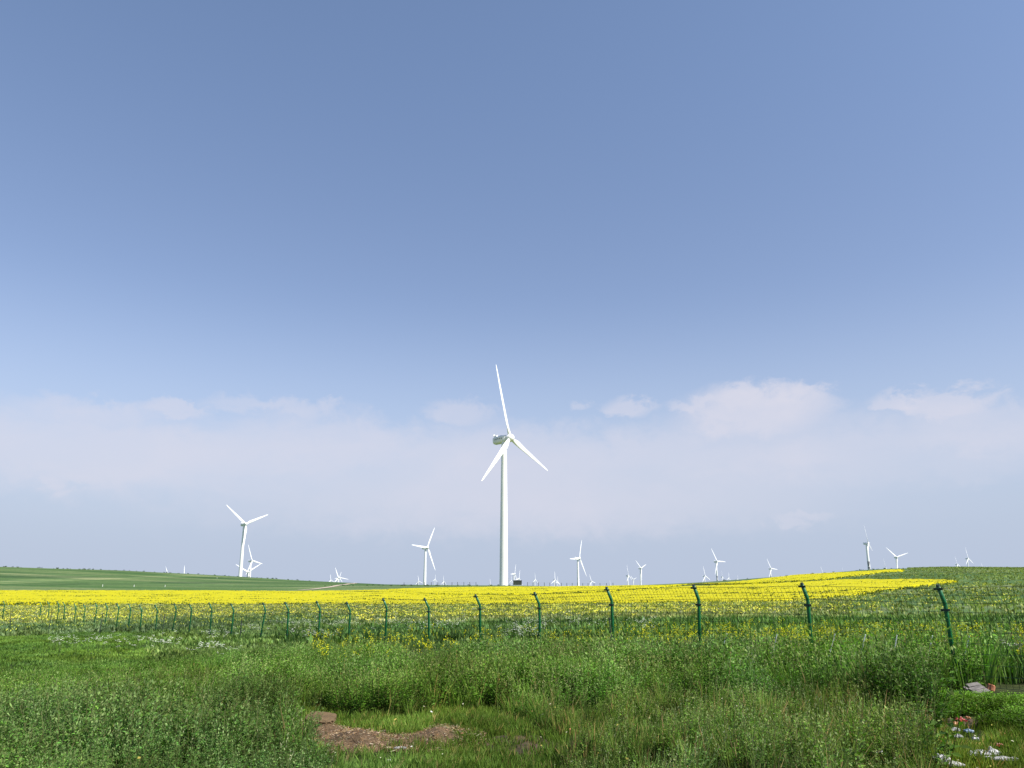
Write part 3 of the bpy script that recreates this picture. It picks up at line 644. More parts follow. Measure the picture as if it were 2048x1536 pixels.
for (cx, cy, wx, wy) in WP:
    n = int(8+wx*wy/(16 if cx > 560 else 40)); xs_ = rng.normal(cx, wx*0.5, n); ys_ = rng.normal(cy+10, wy*0.6, n); pts = [ground_hit(a, max(b-(9 if cx > 560 else 0), 1250))[1:] for a, b in zip(xs_, ys_)]
    x = np.array([p[0] for p in pts]); y = np.array([p[1] for p in pts])
    k = rng.integers(4); s_ = rng.uniform(0.75, 1.1, n); st = rng.bit_generator.state; Q, K, PQ, PK = um[k]
    s_ = s_*0.9; WF.put((Q, K), x, y, s_, None, 0.1); rng.bit_generator.state = st; WS.put((PQ, PK), x, y, s_, None, 0.1)
WF.q += WS.q; WF.k += WS.k
WF.build('white_wildflowers', M_PETAL, 'flat topped white wildflowers scattered through the weeds along the fence', 'flowers')
# pale and dry specks low in the near weeds
DS = Scatter(); lf = [(leaves(np.array([[0, 0, 0.0]]), unit(np.array([[1.0, 0.2, 0.5]])), 0.035, 0.024, 0.1), np.array([c])) for c in ((0.50, 0.48, 0.34), (0.46, 0.40, 0.10), (0.42, 0.20, 0.10), (0.62, 0.62, 0.58))]
x, y, r = sample(900, 8, 14, power=0.6); ic, it, px, py = area(x, y); m0 = ((px > 1050) & (py > 1440)) | it | (rng.random(len(x)) < 0.12)
for k in range(4):
    m = m0 & (np.arange(len(x)) % 4 == k) & (rng.random(len(x)) < (0.8, 0.6, 0.25, 0.25)[k]); n = int(m.sum()); z_ = rng.uniform(0.08, 0.33, n)
    for zz in range(n): DS.put(lf[k], x[m][zz:zz+1], y[m][zz:zz+1], rng.uniform(0.5, 1.2, 1), None, 0.6, zoff=float(z_[zz]))
DS.build('dry_leaves', M_STRAW, 'pale and withered leaves dotted among the near weeds', 'leaves')

# ------------------------------------------------------------------ dirt heap with straw, bare soil
def hit_xy(px, row): return np.array(ground_hit(px, row)[1:])
soil = noisy('soil', (0.056, 0.035, 0.016), (0.13, 0.083, 0.040), 5.0, 0.95, 0.9, 30)
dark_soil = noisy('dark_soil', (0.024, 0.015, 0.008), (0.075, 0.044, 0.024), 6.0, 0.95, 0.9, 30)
def heap(name, centre, size, bumps, mat, label, cat, kind=None, seed=0, flat=0.02):
    nx, ny = 110, 90; cx, cy = centre; gx = np.linspace(-size[0], size[0], nx); gy = np.linspace(-size[1], size[1], ny)
    X_, Y_ = np.meshgrid(gx, gy, indexing='ij'); wx, wy = X_+cx, Y_+cy
    h = np.zeros_like(X_)
    for (bx, by, bh, sx, sy) in bumps: h = np.maximum(h, bh*np.exp(-((wx-bx)/sx)**2-((wy-by)/sy)**2))
    edge = 1-np.clip(np.hypot(X_/size[0], Y_/size[1])+0.25*(vnoise(wx, wy, 3, seed)-0.5), 0, 1.2)**4
    h = (h+flat)*1.0+0.05*(vnoise(wx, wy, 6, seed+1)-0.5)+0.03*(vnoise(wx, wy, 17, seed+2)-0.5)+0.018*(vnoise(wx, wy, 40, seed+3)-0.5)
    z = tz(wx, wy)+h*np.clip(edge, 0, 1)-0.06*(1-np.clip(edge*2, 0, 1))
    V = np.stack([wx, wy, z], -1).reshape(-1, 3); ii, jj = np.meshgrid(np.arange(nx-1), np.arange(ny-1), indexing='ij'); q = (ii*ny+jj).ravel()
    o = link(name, np_mesh(name, V, np.stack([q, q+ny, q+ny+1, q+1], -1), smooth=True), mat); tag(o, label, cat, kind=kind)
    return lambda x, y: None
c1, c2, c3_, c4 = hit_xy(625, 1478), hit_xy(705, 1492), hit_xy(885, 1486), hit_xy(780, 1515)
ctr = (c1+c3_)/2+np.array([0, -0.1])
BUMPS = [(c1[0], c1[1], 0.20, 0.42, 0.42), (c2[0], c2[1], 0.15, 0.45, 0.45), (c3_[0], c3_[1], 0.18, 0.36, 0.32), (c4[0], c4[1], 0.05, 0.5, 0.4)]
heap('dirt_heap', ctr, (1.5, 0.88), BUMPS, soil, 'low brown heap of earth and straw in the grassy clearing', 'dirt heap', None, 60)
cd = hit_xy(1035, 1492); heap('bare_soil', cd, (0.85, 0.55), [], dark_soil, 'dark reddish bare soil patch right of the dirt heap', 'soil', 'structure', 70, 0.03)
cb = hit_xy(1945, 1447); heap('bare_soil', cb, (0.75, 0.32), [], dark_soil, 'dark bare soil between the bright plants on the right', 'soil', 'structure', 80, 0.03)
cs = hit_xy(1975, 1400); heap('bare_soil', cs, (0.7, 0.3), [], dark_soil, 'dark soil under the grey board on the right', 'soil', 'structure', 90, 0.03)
cl_ = hit_xy(330, 1445); heap('bare_soil', cl_, (0.55, 0.35), [], soil, 'brown soil showing between the weeds on the left', 'soil', 'structure', 95, 0.16)
def heap_h(x, y):
    h = np.zeros_like(x)
    for (bx, by, bh, sx, sy) in BUMPS: h = np.maximum(h, bh*np.exp(-((x-bx)/sx)**2-((y-by)/sy)**2))
    return tz(x, y)+h+0.02
n = 11000; x = ctr[0]+rng.uniform(-1.45, 1.45, n); y = ctr[1]+rng.uniform(-0.95, 0.85, n); ok = np.hypot((x-ctr[0])/1.5, (y-ctr[1])/1.0) < 1.0; x, y = x[ok], y[ok]; n = len(x)
p = np.stack([x, y, heap_h(x, y)+rng.uniform(0, 0.03, n)], -1); a = rng.uniform(0, 6.283, n); d = unit(np.stack([np.cos(a), np.sin(a), rng.normal(size=n)*0.25], -1))
big = rng.random(n) < 0.02
q = leaves(p, d, np.where(big, 0.07, 0.045)*rng.uniform(0.4, 1.5, n), np.where(big, 0.022, 0.0055)*rng.uniform(0.6, 1.4, n), 0.0)
cols = np.array([(0.26, 0.165, 0.085), (0.16, 0.090, 0.045), (0.34, 0.24, 0.14), (0.09, 0.05, 0.028), (0.42, 0.35, 0.25)])[rng.integers(0, 5, n)]
tag(link('straw_litter', np_mesh('straw_litter', q.reshape(-1, 3), np.arange(n*4).reshape(-1, 4), vary(cols, n, 0.2)), M_STRAW), 'dry straw and stalks strewn over the dirt heap', 'straw', kind='stuff')

# ------------------------------------------------------------------ dirt track on the left hill
M_TRACK = noisy('pale_track', (0.30, 0.25, 0.18), (0.42, 0.36, 0.27), 0.4, 0.95)
pts = [ground_hit(a, b)[1:] for a, b in ((600, 1180.5), (625, 1179), (645, 1176.5), (665, 1173.5), (685, 1170), (700, 1167.5), (712, 1166))]
mb = MB(); vs = []
pts = [Vector((p[0], p[1], 0)) for p in pts]; den = []
for i in range(len(pts)-1):
    for t in range(12): den.append(pts[i].lerp(pts[i+1], t/12))
den.append(pts[-1])
for i, p in enumerate(den):
    t = (den[min(i+1, len(den)-1)]-den[max(i-1, 0)]).normalized(); s_ = Vector((-t.y, t.x, 0))*1.5
    for k in (-1, -0.33, 0.33, 1):
        w = p+s_*k; vs.append((w.x, w.y, float(tz(w.x, w.y))+0.14))
fs = [(i*4+k, (i+1)*4+k, (i+1)*4+k+1, i*4+k+1) for i in range(len(den)-1) for k in range(3)]
mb.add(vs, fs); tag(link('track', mb.mesh('track'), M_TRACK), kind='structure')

# ------------------------------------------------------------------ green wire fence: bent posts with clamps, wire panels between them
def at_depth(x, row, depth):
    d = ray(x, row); return Vector((d[0]*depth, d[1]*depth, EYE+d[2]*depth))
POSTS = [(1877, 1172, 1905), (1603, 1168, 1622), (1387, 1172, 1398), (1213, 1176, 1226), (1069, 1186, 1080), (951, 1190, 961), (849, 1197, 858), (766, 1198, 770), (693, 1205, 697),
         (633, 1203, 638), (570, 1205, 575), (526, 1207, 521), (462, 1208, 463), (418, 1206, 421), (378.5, 1208, 379), (349, 1208, 345), (310, 1210, 312), (279, 1211, 281), (257, 1208, 257),
         (233.5, 1207, 233), (211, 1207, 209), (191, 1206, 187), (166.5, 1208, 166), (148, 1207, 147), (126, 1204, 126), (114.5, 1203, 113), (95, 1203, 94), (79, 1204, 77), (6.4, 1202, 2.5)]
FP0 = Vector((8.36, 16.1, 0)); FD = Vector((-1.917, 2.307, 0)).normalized()
OUT = Vector((-FD.y, FD.x, 0)); OUT = OUT if OUT.y < 0 else -OUT          # the arms lean this way
HP, HB, ARM = 1.86, 1.54, 0.185
def post_plan(xb, k):
    rb = 1278.0 if k < 9 else 1252.0
    if k == 28: d = ray(xb, rb); t = 79.0; return Vector((d[0]*t, d[1]*t, 0))
    d = ray(xb, rb); u = Vector((d[0], d[1], 0))
    # meet FP0 + s*FD = t*u
    det = FD.x*(-u.y)+u.x*FD.y; s_ = ((-FP0.x)*(-u.y)+u.x*(-FP0.y))/det
    return FP0+FD*s_
def row_z(x, y, row):
    k = -(row-768)/F; return EYE+y*(SINP+k*COSP)/(COSP-k*SINP)
pm = MB()
pm.tube([(0, 0, -0.3), (0, 0, HB-0.05), OUT*0.008+Vector((0, 0, HB)), OUT*ARM+Vector((0, 0, HP))], 0.040, 10)
post_me = pm.mesh('fence_post'); post_me.materials.append(M_POST)
for p in post_me.polygons: p.use_smooth = len(p.vertices) == 4
fz = math.atan2(FD.y, FD.x); RZ = Matrix.Rotation(fz, 4, 'Z')
def clamp_mesh(z, off, tiltv):
    m = MB(); c = OUT*(off+0.028)+Vector((0, 0, z))
    m.box(c, (0.17, 0.022, 0.045), RZ.to_3x3()); m.box(OUT*off+Vector((0, 0, z)), (0.095, 0.09, 0.03), RZ.to_3x3())
    m.tube([c-FD*0.06, c-FD*0.06+OUT*0.03], 0.012, 6); m.tube([c+FD*0.06, c+FD*0.06+OUT*0.03], 0.012, 6)
    me = m.mesh('clamp'); me.materials.append(M_CLAMP); return me
clamps = [clamp_mesh(HP-0.05, ARM-0.02, 0), clamp_mesh(HB-0.13, 0, 0), clamp_mesh(0.42, 0, 0)]
cm = MB(); cm.tube([OUT*(ARM-0.006)+Vector((0, 0, HP-0.01)), OUT*(ARM+0.008)+Vector((0, 0, HP+0.03))], [0.043, 0.03], 10); cap_me = cm.mesh('post_cap'); cap_me.materials.append(M_CLAMP)
root_p = post_plan(1905, 0); root_p.z = float(tz(root_p.x, root_p.y))
fence = tag(empty('wire_fence', root_p), 'long green wire fence on bent metal posts crossing the field', 'fence')
frames = []
ext = []
for k in range(2, 0, -1):   # posts that continue beyond the right edge
    p = FP0-FD*3.0*k; ext.append((p, float(tz(p.x, p.y))+0.02, 0.0))
plans = list(ext)
for k, (xt, rt, xb) in enumerate(POSTS):
    p = post_plan(xb, k); top = p+OUT*ARM; ztop = row_z(top.x, top.y, rt); zb = ztop-HP
    dep = top.y*COSP+(ztop-EYE)*SINP; want = (xt-1024)/F*dep
    lean = (want-top.x)/HP; lean = max(-0.14, min(0.14, lean))
    plans.append((p, zb, lean))
for k, (p, zb, lean) in enumerate(plans):
    o = link('fence_post', post_me, None, fence); M = Matrix.Rotation(math.atan(lean), 4, 'Y')
    o.location = Vector((p.x, p.y, zb))-root_p; o.rotation_euler = (rng.uniform(-.015, .015), math.atan(lean), 0)
    for cme in clamps + [cap_me]: link(cme.name, cme, None, o)
    B = Vector((p.x, p.y, zb)); frames.append([B+M @ Vector((0, 0, 0.03)), B+M @ Vector((0, 0, HB)), B+M @ (OUT*ARM+Vector((0, 0, HP-0.04)))])
def panel(a, b, k):
    m = MB(); rad = 0.0036; zs = [0.0, .13, .26, .39, .52, .65, .78, .89, 1.0]; n = max(4, int((b[0]-a[0]).length/0.105))
    o3 = OUT*0.045
    def P(t, u):
        i = 0 if u <= 1 else 1; f = u if u <= 1 else u-1
        sag = math.sin(t*math.pi)*0.015*math.sin(k*1.7+u*3)
        q = a[i].lerp(a[i+1], f).lerp(b[i].lerp(b[i+1], f), t)+o3-root_p; q.z += sag; q += OUT*sag; return q
    for z in zs+[1.5, 2.0]:
        rr = rad*1.25 if z in (0.0, 1.0, 2.0) else rad
        m.tube([P(t/6, z) for t in range(7)], rr, 4, False)
    for i in range(1, n):
        t = i/n; m.tube([P(t, 0), P(t, 0.5), P(t, 1), P(t, 2)], rad, 3, False)
    return link('wire_mesh_panel', m.mesh('wire_mesh_panel'), M_WIRE, fence)
for k in range(len(frames)-1):
    if k < 18: panel(frames[k], frames[k+1], k)
# ---- thin dark stakes standing in front of the fence
STK = [(22, 1222, 24, 60, 'leftmost thin dark stake standing in the meadow near the left edge'), (104, 1222, 102, 54, 'thin dark stake in the meadow, second from the left edge'),
       (206, 1227, 203, 50, 'thin dark stake in the meadow close to the left green fence posts'), (330, 1228, 328, 46, 'thin dark stake beside the bare patch of the left meadow'),
       (484, 1234, 483, 41, 'thin dark stake among white flowers between two green posts left of centre'), (1219, 1237, 1224, 21, 'dark stake standing close beside a green fence post right of centre')]
sm = MB(); sm.tube([(0, 0, -0.2), (0.003, 0, 0.55), (0, 0, 1.0)], [0.022, 0.021, 0.02], 6); sm.tube([(0, 0, 0.985), (0, 0, 1.02)], [0.027, 0.024], 6)
stake_me = sm.mesh('stake'); stake_me.materials.append(M_STAKE)
for i, (xt, rt, xb, dep, lab) in enumerate(STK):
    t = at_depth(xt, rt, dep); g = at_depth(xb, 1260, dep); gz = float(tz(g.x, t.y)); h = t.z-gz
    o = link('stake', stake_me); o.location = (g.x, t.y, gz); o.scale = (1.25 if dep > 30 else 0.9, 1.25 if dep > 30 else 0.9, h)
    o.rotation_euler = (0, math.atan((t.x-g.x)/h), 0); tag(o, lab, 'stake', 'thin dark stakes in front of the fence')
# ---- pale leaning rods poking out of the weeds on the right
RODS = [(1454, 1267, 1451, 1277, 'pale leaning rod poking from the weeds, farthest left of its row'), (1554, 1268, 1551, 1282, 'pale leaning rod poking from the weeds, second from the left of its row'), (1670, 1268, 1665, 1286, 'pale leaning rod between the two green posts at right, leftmost of four there'),
        (1731, 1269, 1726, 1289, 'pale leaning rod midway between the two rightmost green posts'), (1794, 1270, 1791, 1288, 'nearly upright pale rod between the two rightmost green posts'), (1865, 1271, 1861, 1289, 'pale leaning rod just left of the rightmost green fence post'), (1939, 1272, 1934, 1292, 'pale leaning rod right of the rightmost green fence post')]
for (x1, r1, x0, r0, lab) in RODS:
    dep = 15.4 if x1 > 1600 else 18.5; a = at_depth(x1, r1, dep); b = at_depth(x0, r0, dep); d = (a-b).normalized(); gz = float(tz(b.x, b.y)); L_ = (a.z-gz)/d.z
    m = MB(); m.tube([Vector((0, 0, 0)), d*(L_*0.5)+Vector((0.004, 0, 0)), d*L_], [0.011, 0.011, 0.010], 6)
    foot = a-d*L_; o = link('pale_rod', m.mesh('pale_rod'), M_PALE); o.location = foot; tag(o, lab, 'rod', 'pale rods leaning in the weeds')

# ------------------------------------------------------------------ wind turbines
RB, HUBH, HX = 40.0, 76.0, 3.7
tm = MB(); tm.lathe([(2.22, 0), (2.2, 0.6), (2.16, 3), (2.12, 6), (2.05, 15), (1.96, 25), (1.84, 37), (1.71, 50), (1.54, 62), (1.40, 73.2), (1.36, 74.0)], 40)
tower_me = tm.mesh('tower', True); tower_me.materials.append(M_WHITE)
def rrect_ring(x, hw, hh, zc, n=28, p=3.2):
    out = []
    for k in range(n):
        a = 2*math.pi*k/n; c, s_ = math.cos(a), math.sin(a)
        out.append((x, hw*math.copysign(abs(c)**(2/p), c), zc+hh*math.copysign(abs(s_)**(2/p), s_)))
    return out
nm = MB(); secs = [(-6.4, 0.2, 0.2, 0), (-6.4, 1.25, 1.3, 0), (-6.15, 1.62, 1.72, -.02), (-5.6, 1.85, 1.98, -.05), (-3.5, 1.95, 2.1, -.05), (-1.0, 1.95, 2.08, 0), (0.8, 1.86, 1.95, 0), (1.9, 1.7, 1.75, 0), (2.1, 1.45, 1.45, 0), (2.1, 0.2, 0.2, 0)]
v = [q for s_ in secs for q in rrect_ring(*s_)]; f = []
for i in range(len(secs)-1):
    for k in range(28): a = i*28+k; b = i*28+(k+1) % 28; f.append((a, a+28, b+28, b))
nm.add(v, f); nm.lathe([(1.42, -2.6), (1.42, -1.6)], 24)
nac_me = nm.mesh('nacelle', True); nac_me.materials.append(M_WHITE)
cm = MB(); cm.box((-5.0, 0, 2.35), (1.7, 1.5, 0.75)); cm.box((-5.85, 0.0, 2.75), (0.12, 1.6, 1.5)); cm.tube([(-4.2, 0.5, 2.3), (-4.2, 0.5, 3.5)], 0.06, 5); cm.tube([(-4.45, 0.5, 3.5), (-3.95, 0.5, 3.5)], 0.07, 5)
cool_me = cm.mesh('cooler'); cool_me.materials.append(M_WHITE)
hm = MB(); hm.box((-1.6, 0, 2.12), (1.3, 1.2, 0.16)); hatch_me = hm.mesh('roof_hatch'); hatch_me.materials.append(M_GREY)
hb = MB(); hb.lathe([(0, -1.5), (1.35, -1.5), (1.62, -1.35), (1.72, -0.6), (1.74, 0.3), (1.6, 1.0), (1.25, 1.55), (0.7, 1.9), (0, 2.0)], 28, 'X')
hb.v = [(a*1.18, b*1.22, c*1.22) for a, b, c in hb.v]
hub_me = hb.mesh('hub', True); hub_me.materials.append(M_WHITE)
def blade_mesh():
    m = MB(); st = [(1.2, 0.92, 0.92, 0.0, 0.0), (2.2, 0.92, 0.92, 0, 0), (3.4, 1.0, 0.80, 12, -.08), (5.2, 1.32, 0.60, 17, -.28), (7.6, 1.55, 0.44, 15, -.42), (11, 1.46, 0.34, 11, -.36), (16, 1.22, 0.27, 8, -.26), (22, 1.08, 0.2, 5, -.2), (28, 0.82, 0.14, 3, -.1), (34, 0.58, 0.09, 1.5, 0), (38, 0.40, 0.06, 1, .05), (39.6, 0.2, 0.03, .5, .1), (40, 0.04, 0.01, 0, .1)]
    n = 20; vs = []
    for (r, c, t, tw, off) in st:
        a0 = R_(tw); e = min(1, max(0, (r-2.2)/3))
        for k in range(n):
            a = 2*math.pi*k/n; y = c*math.cos(a); th = t*math.sin(a)
            th *= (1-e*0.45*(math.cos(a)*-1*0.5+0.5)**1.5)      # trailing edge thinner
            x = th*1.0; y += off
            vs.append((x*math.cos(a0)-y*math.sin(a0)-0.0006*r*r*0, x*math.sin(a0)+y*math.cos(a0), r))
    fs = [(i*n+k, i*n+(k+1) % n, (i+1)*n+(k+1) % n, (i+1)*n+k) for i in range(len(st)-1) for k in range(n)]
    fs.append(tuple(range(n))[::-1]); m.add(vs, fs); me = m.mesh('blade', True); me.materials.append(M_WHITE); return me
blade_me = blade_mesh()
def stroke_glyphs(glyphs, size, gap, vertical=False, thick=0.12):
    """unreadable dark characters: each a list of strokes (x0,z0,x1,z1) in a unit cell, laid along X or down Z, facing -Y"""
    m = MB(); 
    for i, g in enumerate(glyphs):
        ox, oz = (0, -i*(size+gap)) if vertical else (i*(size+gap), 0)
        for (x0, z0, x1, z1) in g:
            a = Vector((ox+x0*size, 0, oz+z0*size)); b = Vector((ox+x1*size, 0, oz+z1*size)); L_ = (b-a).length; ang = math.atan2(b.z-a.z, b.x-a.x)
            m.box((a+b)/2, (L_+0.1*size, 0.03, thick*size), Matrix.Rotation(-ang, 3, 'Y'))
    return m
GL = [[(0.5, 1, 0.5, 0), (0.1, 0.5, 0.9, 0.5), (0.3, 0.3, 0.7, 0.7), (0.3, 0.7, 0.7, 0.3)], [(0.05, 1, 0.95, 1), (0.05, 1, 0.05, 0), (0.95, 1, 0.95, 0), (0.05, 0, 0.95, 0), (0.3, 0.7, 0.7, 0.7), (0.3, 0.4, 0.7, 0.4), (0.5, 0.7, 0.5, 0.15)],
      [(0.1, 0.9, 0.9, 0.9), (0.25, 1, 0.25, 0.6), (0.75, 1, 0.75, 0.6), (0.1, 0.5, 0.9, 0.5), (0.5, 0.9, 0.5, 0)], [(0.1, 1, 0.1, 0), (0.1, 1, 0.9, 1), (0.9, 1, 0.9, 0), (0.25, 0.75, 0.75, 0.2), (0.75, 0.75, 0.25, 0.2)],
      [(0.5, 1, 0.5, 0.1), (0.15, 0.85, 0.85, 0.85), (0.15, 0.5, 0.85, 0.5), (0.15, 0.85, 0.15, 0.3), (0.85, 0.85, 0.85, 0.3), (0.5, 0.1, 0.95, 0.1)]]
PSI0 = R_(58)
# hub pixel x, row, blade length in pixels, angle of the first blade (clockwise from up), heading of the rotor (degrees right of facing the camera line), label
TB = [
 (1020, 876, 152, -11, 58, 'largest and nearest white wind turbine, in the centre, with dark lettering on its nacelle'),
 (492, 1048, 58, -53, 54, 'tall white turbine on the left, two blades raised in a V'),
 (504.7, 1122, 34.7, -22, 72, 'mid sized turbine just right of the tall left one, one blade pointing up'),
 (497, 1144, 31, -62, 45, 'low turbine whose spread rotor sits behind the foot of the tall left turbine'),
 (336, 1147.5, 15, -22, 50, 'far turbine hidden by the left hill but for one tilted blade'),
 (368.5, 1149, 18, 0, 58, 'far turbine hidden by the left hill but for one upright blade'),
 (677, 1155, 21, -20, 28, 'small turbine above the pale track, with a long blade reaching right'),
 (679, 1155.5, 13, 22, 50, 'tiny turbine right behind the small one above the pale track, blade pointing up right'),
 (661.7, 1160, 12, -5, 58, 'tiny thin turbine left of the small pair above the pale track'),
 (854.8, 1095, 49.7, 34, 58, 'mid sized turbine left of the central one, one blade level to the left'),
 (837.7, 1162.5, 11, -8, 40, 'tiny turbine touching the left side of the tower with a level blade'),
 (870.6, 1158.5, 10, 10, 62, 'tiny turbine just right of the tower with a level blade'),
 (887.5, 1163, 11.5, 0, 62, 'tiny turbine second right of the tower with a level blade, one blade upright'),
 (981, 1169, 11, 0, 60, 'faint blade tip just left of the central turbine tower'),
 (1029.6, 1147.7, 22, 28, 66, 'small turbine just right of the central tower, above the dark box'),
 (1038.4, 1157, 18, 20, 60, 'small turbine behind the dark box, a blade rising to the right'),
 (1022.8, 1161, 11, 8, 60, 'tiny turbine squeezed between the central tower and the dark box'),
 (1070.8, 1159, 13, 4, 60, 'tiny turbine standing alone right of the dark box'),
 (1110.4, 1159.8, 17, 3, 50, 'small turbine with a fine upright blade between the dark box and the edge-on turbine'),
 (1115.5, 1163.5, 11, 8, 50, 'tiny turbine overlapped on the right by nothing, right behind the fine upright bladed one'),
 (1159, 1116.6, 42, 27, 58, 'mid sized turbine right of the centre, a grey shaded blade straight up'),
 (1183, 1162.8, 14.5, -18, 50, 'tiny turbine just right of the grey bladed one, with one blade low right'),
 (1221, 1170, 9, 0, 60, 'speck of a turbine, only a tip over the yellow field'),
 (1257.2, 1151.4, 21, -6, 64, 'small narrow turbine left of the pair with raised blades'),
 (1267.3, 1159, 11, -50, 42, 'tiny V shaped turbine between the narrow one and the bigger V shaped one'),
 (1282.5, 1136.6, 24, -50, 52, 'small turbine with two short blades raised in a V right of centre'),
 (1410.6, 1152, 20, -8, 49, 'small turbine with legs of blades spread low, left of the lettered tower'),
 (1434.7, 1123, 30, -30, 43, 'mid sized turbine with dark marks on its tower and a blade level to the right'),
 (1445, 1153.8, 12.5, -8, 62, 'tiny turbine directly right of the marked tower, upright blade'),
 (1458, 1156, 12, 14, 50, 'tiny turbine second right of the marked tower, blade tilted right'),
 (1475.8, 1158, 8, 15, 55, 'tiny turbine third right of the marked tower, almost hidden'),
 (1542.5, 1137.3, 22, -26, 39, 'small turbine standing alone above the yellow strip, a blade level to the right'),
 (1646, 1146.5, 14, -20, 45, 'turbine sunk behind the yellow hill with one tilted blade showing'),
 (1687, 1144, 10, -25, 58, 'faint blade tip behind the yellow hill left of the big lettered tower'),
 (1736.6, 1086.6, 37, -7, 58, 'tallest turbine on the right hill, seen edge-on, dark lettering down its thick tower'),
 (1771.6, 1136.5, 19, -8, 58, 'small turbine between the lettered edge-on one and the V shaped one on the right hill'),
 (1794, 1114.5, 29, -48, 14, 'turbine on the right hill with two blades raised in a wide V'),
 (1915, 1128.8, 17.5, -15, 45, 'small turbine on the right hilltop, left of two standing close together'),
 (1936.6, 1117, 22, -4, 40, 'thin turbine on the right hilltop, taller of two standing close together'),
 (1968, 1142, 18, -20, 45, 'rightmost turbine, only one tilted blade above the hill'),
]
for i, (hx, hy, rpx, th0, psi, lab) in enumerate(TB):
    if 'overlapped' in lab: lab = 'tiny turbine right behind the one with a fine upright blade'
    dep = RB*F/rpx; hub = at_depth(hx, hy, dep); head = R_(psi); axis = Vector((math.sin(head), -math.cos(head), 0))
    q = Vector((hub.x, hub.y, 0))-axis*HX; bz = float(tz(q.x, q.y))-0.2
    if hub.z-bz < 45: bz = hub.z-45
    ht = hub.z-bz; rz = math.atan2(axis.y, axis.x)
    t = tag(empty('wind_turbine', (q.x, q.y, bz), rz), lab, 'wind turbine', 'white wind turbines of the wind farm')
    tw = link('tower', tower_me, None, t); tw.scale = (1, 1, (ht-0.3)/HUBH)
    fat = 1.0 if i == 0 else (1.5 if 'edge-on' in lab and 'tallest' in lab else 1.12)
    tw.scale = (fat, fat, (ht-0.3)/HUBH)
    tilt = R_(6.0)
    nc = link('nacelle', nac_me, None, t); nc.location = (0, 0, ht-HX*math.tan(tilt)*0.5); nc.rotation_euler = (0, -tilt, 0)
    link('cooler', cool_me, None, nc); link('roof_hatch', hatch_me, None, nc)
    hb_ = link('hub', hub_me, None, t); hb_.location = (HX, 0, ht); hb_.rotation_euler = (0, -tilt, 0)
    for k in range(3):
        b = link('blade', blade_me, None, hb_); b.rotation_euler = (-R_(th0+120*k), 0, 0)
        b.scale = (1, 1, 1) if i == 0 else (1.18, 1.18, 1)
    if i == 0:
        g = stroke_glyphs(GL, 0.72, 0.36, thick=0.09); l = link('lettering', g.mesh('lettering'), M_MARK, nc); l.location = (-5.2, -1.985, -0.1)
        # entry stair at the foot, on the right side
        rt = Matrix.Rotation(-rz, 4, 'Z'); s = MB()
        for k in range(6): s.box((2.6+0.3*k+0.0, 0, 2.0-0.33*k), (0.32, 1.1, 0.06))
        for sy in (-0.55, 0.55):
            s.tube([(2.3, sy, 3.1), (2.7, sy, 3.1), (4.5, sy, 1.2)], 0.04, 5); s.tube([(2.3, sy, 2.0), (2.6, sy, 2.0), (4.5, sy, 0.1)], 0.05, 5)
            for xx, zz in ((2.5, 2.0), (3.3, 1.3), (4.4, 0.2)): s.tube([(xx, sy, zz), (xx, sy, zz+1.1)], 0.035, 5)
        st_ = link('entry_stair', s.mesh('entry_stair'), M_GREY, t); st_.rotation_euler = (0, 0, -rz)
        d = MB(); d.box((2.25, 0, 3.0), (0.12, 0.9, 2.0)); dd = link('door', d.mesh('door'), M_GREY, t); dd.rotation_euler = (0, 0, -rz)
    if 'lettering down' in lab or 'dark marks' in lab:
        big_ = 'down' in lab; sz = 4.2 if big_ else 3.2
        g = stroke_glyphs(GL[1:]+([GL[0]] if big_ else []), sz, 1.3, True, 0.22); l = link('lettering', g.mesh('lettering'), M_MARK, t)
        face = math.atan2(-q.y, -q.x)+math.pi/2-rz; l.rotation_euler = (0, 0, face); rr = 1.98*fat
        cx_, cy_ = math.cos(math.atan2(-q.y, -q.x)-rz), math.sin(math.atan2(-q.y, -q.x)-rz)
        off = Vector((cx_, cy_, 0))*(rr+0.12)-Vector((math.cos(face), math.sin(face), 0))*sz*0.5
        l.location = (off.x, off.y, ht*(0.52 if big_ else 0.5))

# ------------------------------------------------------------------ transformer box beside the central turbine
M_BOX = noisy('dark_green_cabinet', (0.012, 0.022, 0.014), (0.03, 0.045, 0.03), 1.2, 0.5)
M_RIB = noisy('worn_cabinet_rib', (0.10, 0.11, 0.08), (0.16, 0.17, 0.13), 1.5, 0.6)
g = ground_hit(1035, 1170.0)[1:]; d = ray(1035, 1167.0); dist = 408.0; bx, by = d[0]*dist, d[1]*dist; bz = float(tz(bx, by))
box = tag(empty('transformer_cabinet', (bx, by, bz)), 'dark green transformer cabinet beside the foot of the central turbine', 'cabinet')
m = MB(); m.box((0, 0, 1.25), (4.4, 2.4, 2.3)); link('body', m.mesh('body'), M_BOX, box)
m = MB(); m.box((0, 0, 2.46), (4.7, 2.7, 0.12)); m.box((0, 0, 2.56), (3.4, 2.0, 0.08)); link('roof', m.mesh('roof'), M_BOX, box)
m = MB()
for k in range(9): m.box((-1.9+k*0.46, -1.24, 1.25), (0.09, 0.08, 2.0))
link('rib', m.mesh('rib'), M_RIB, box)
m = MB(); m.box((0, 0, 0.05), (4.9, 2.8, 0.35)); link('plinth', m.mesh('plinth'), M_GREY, box)

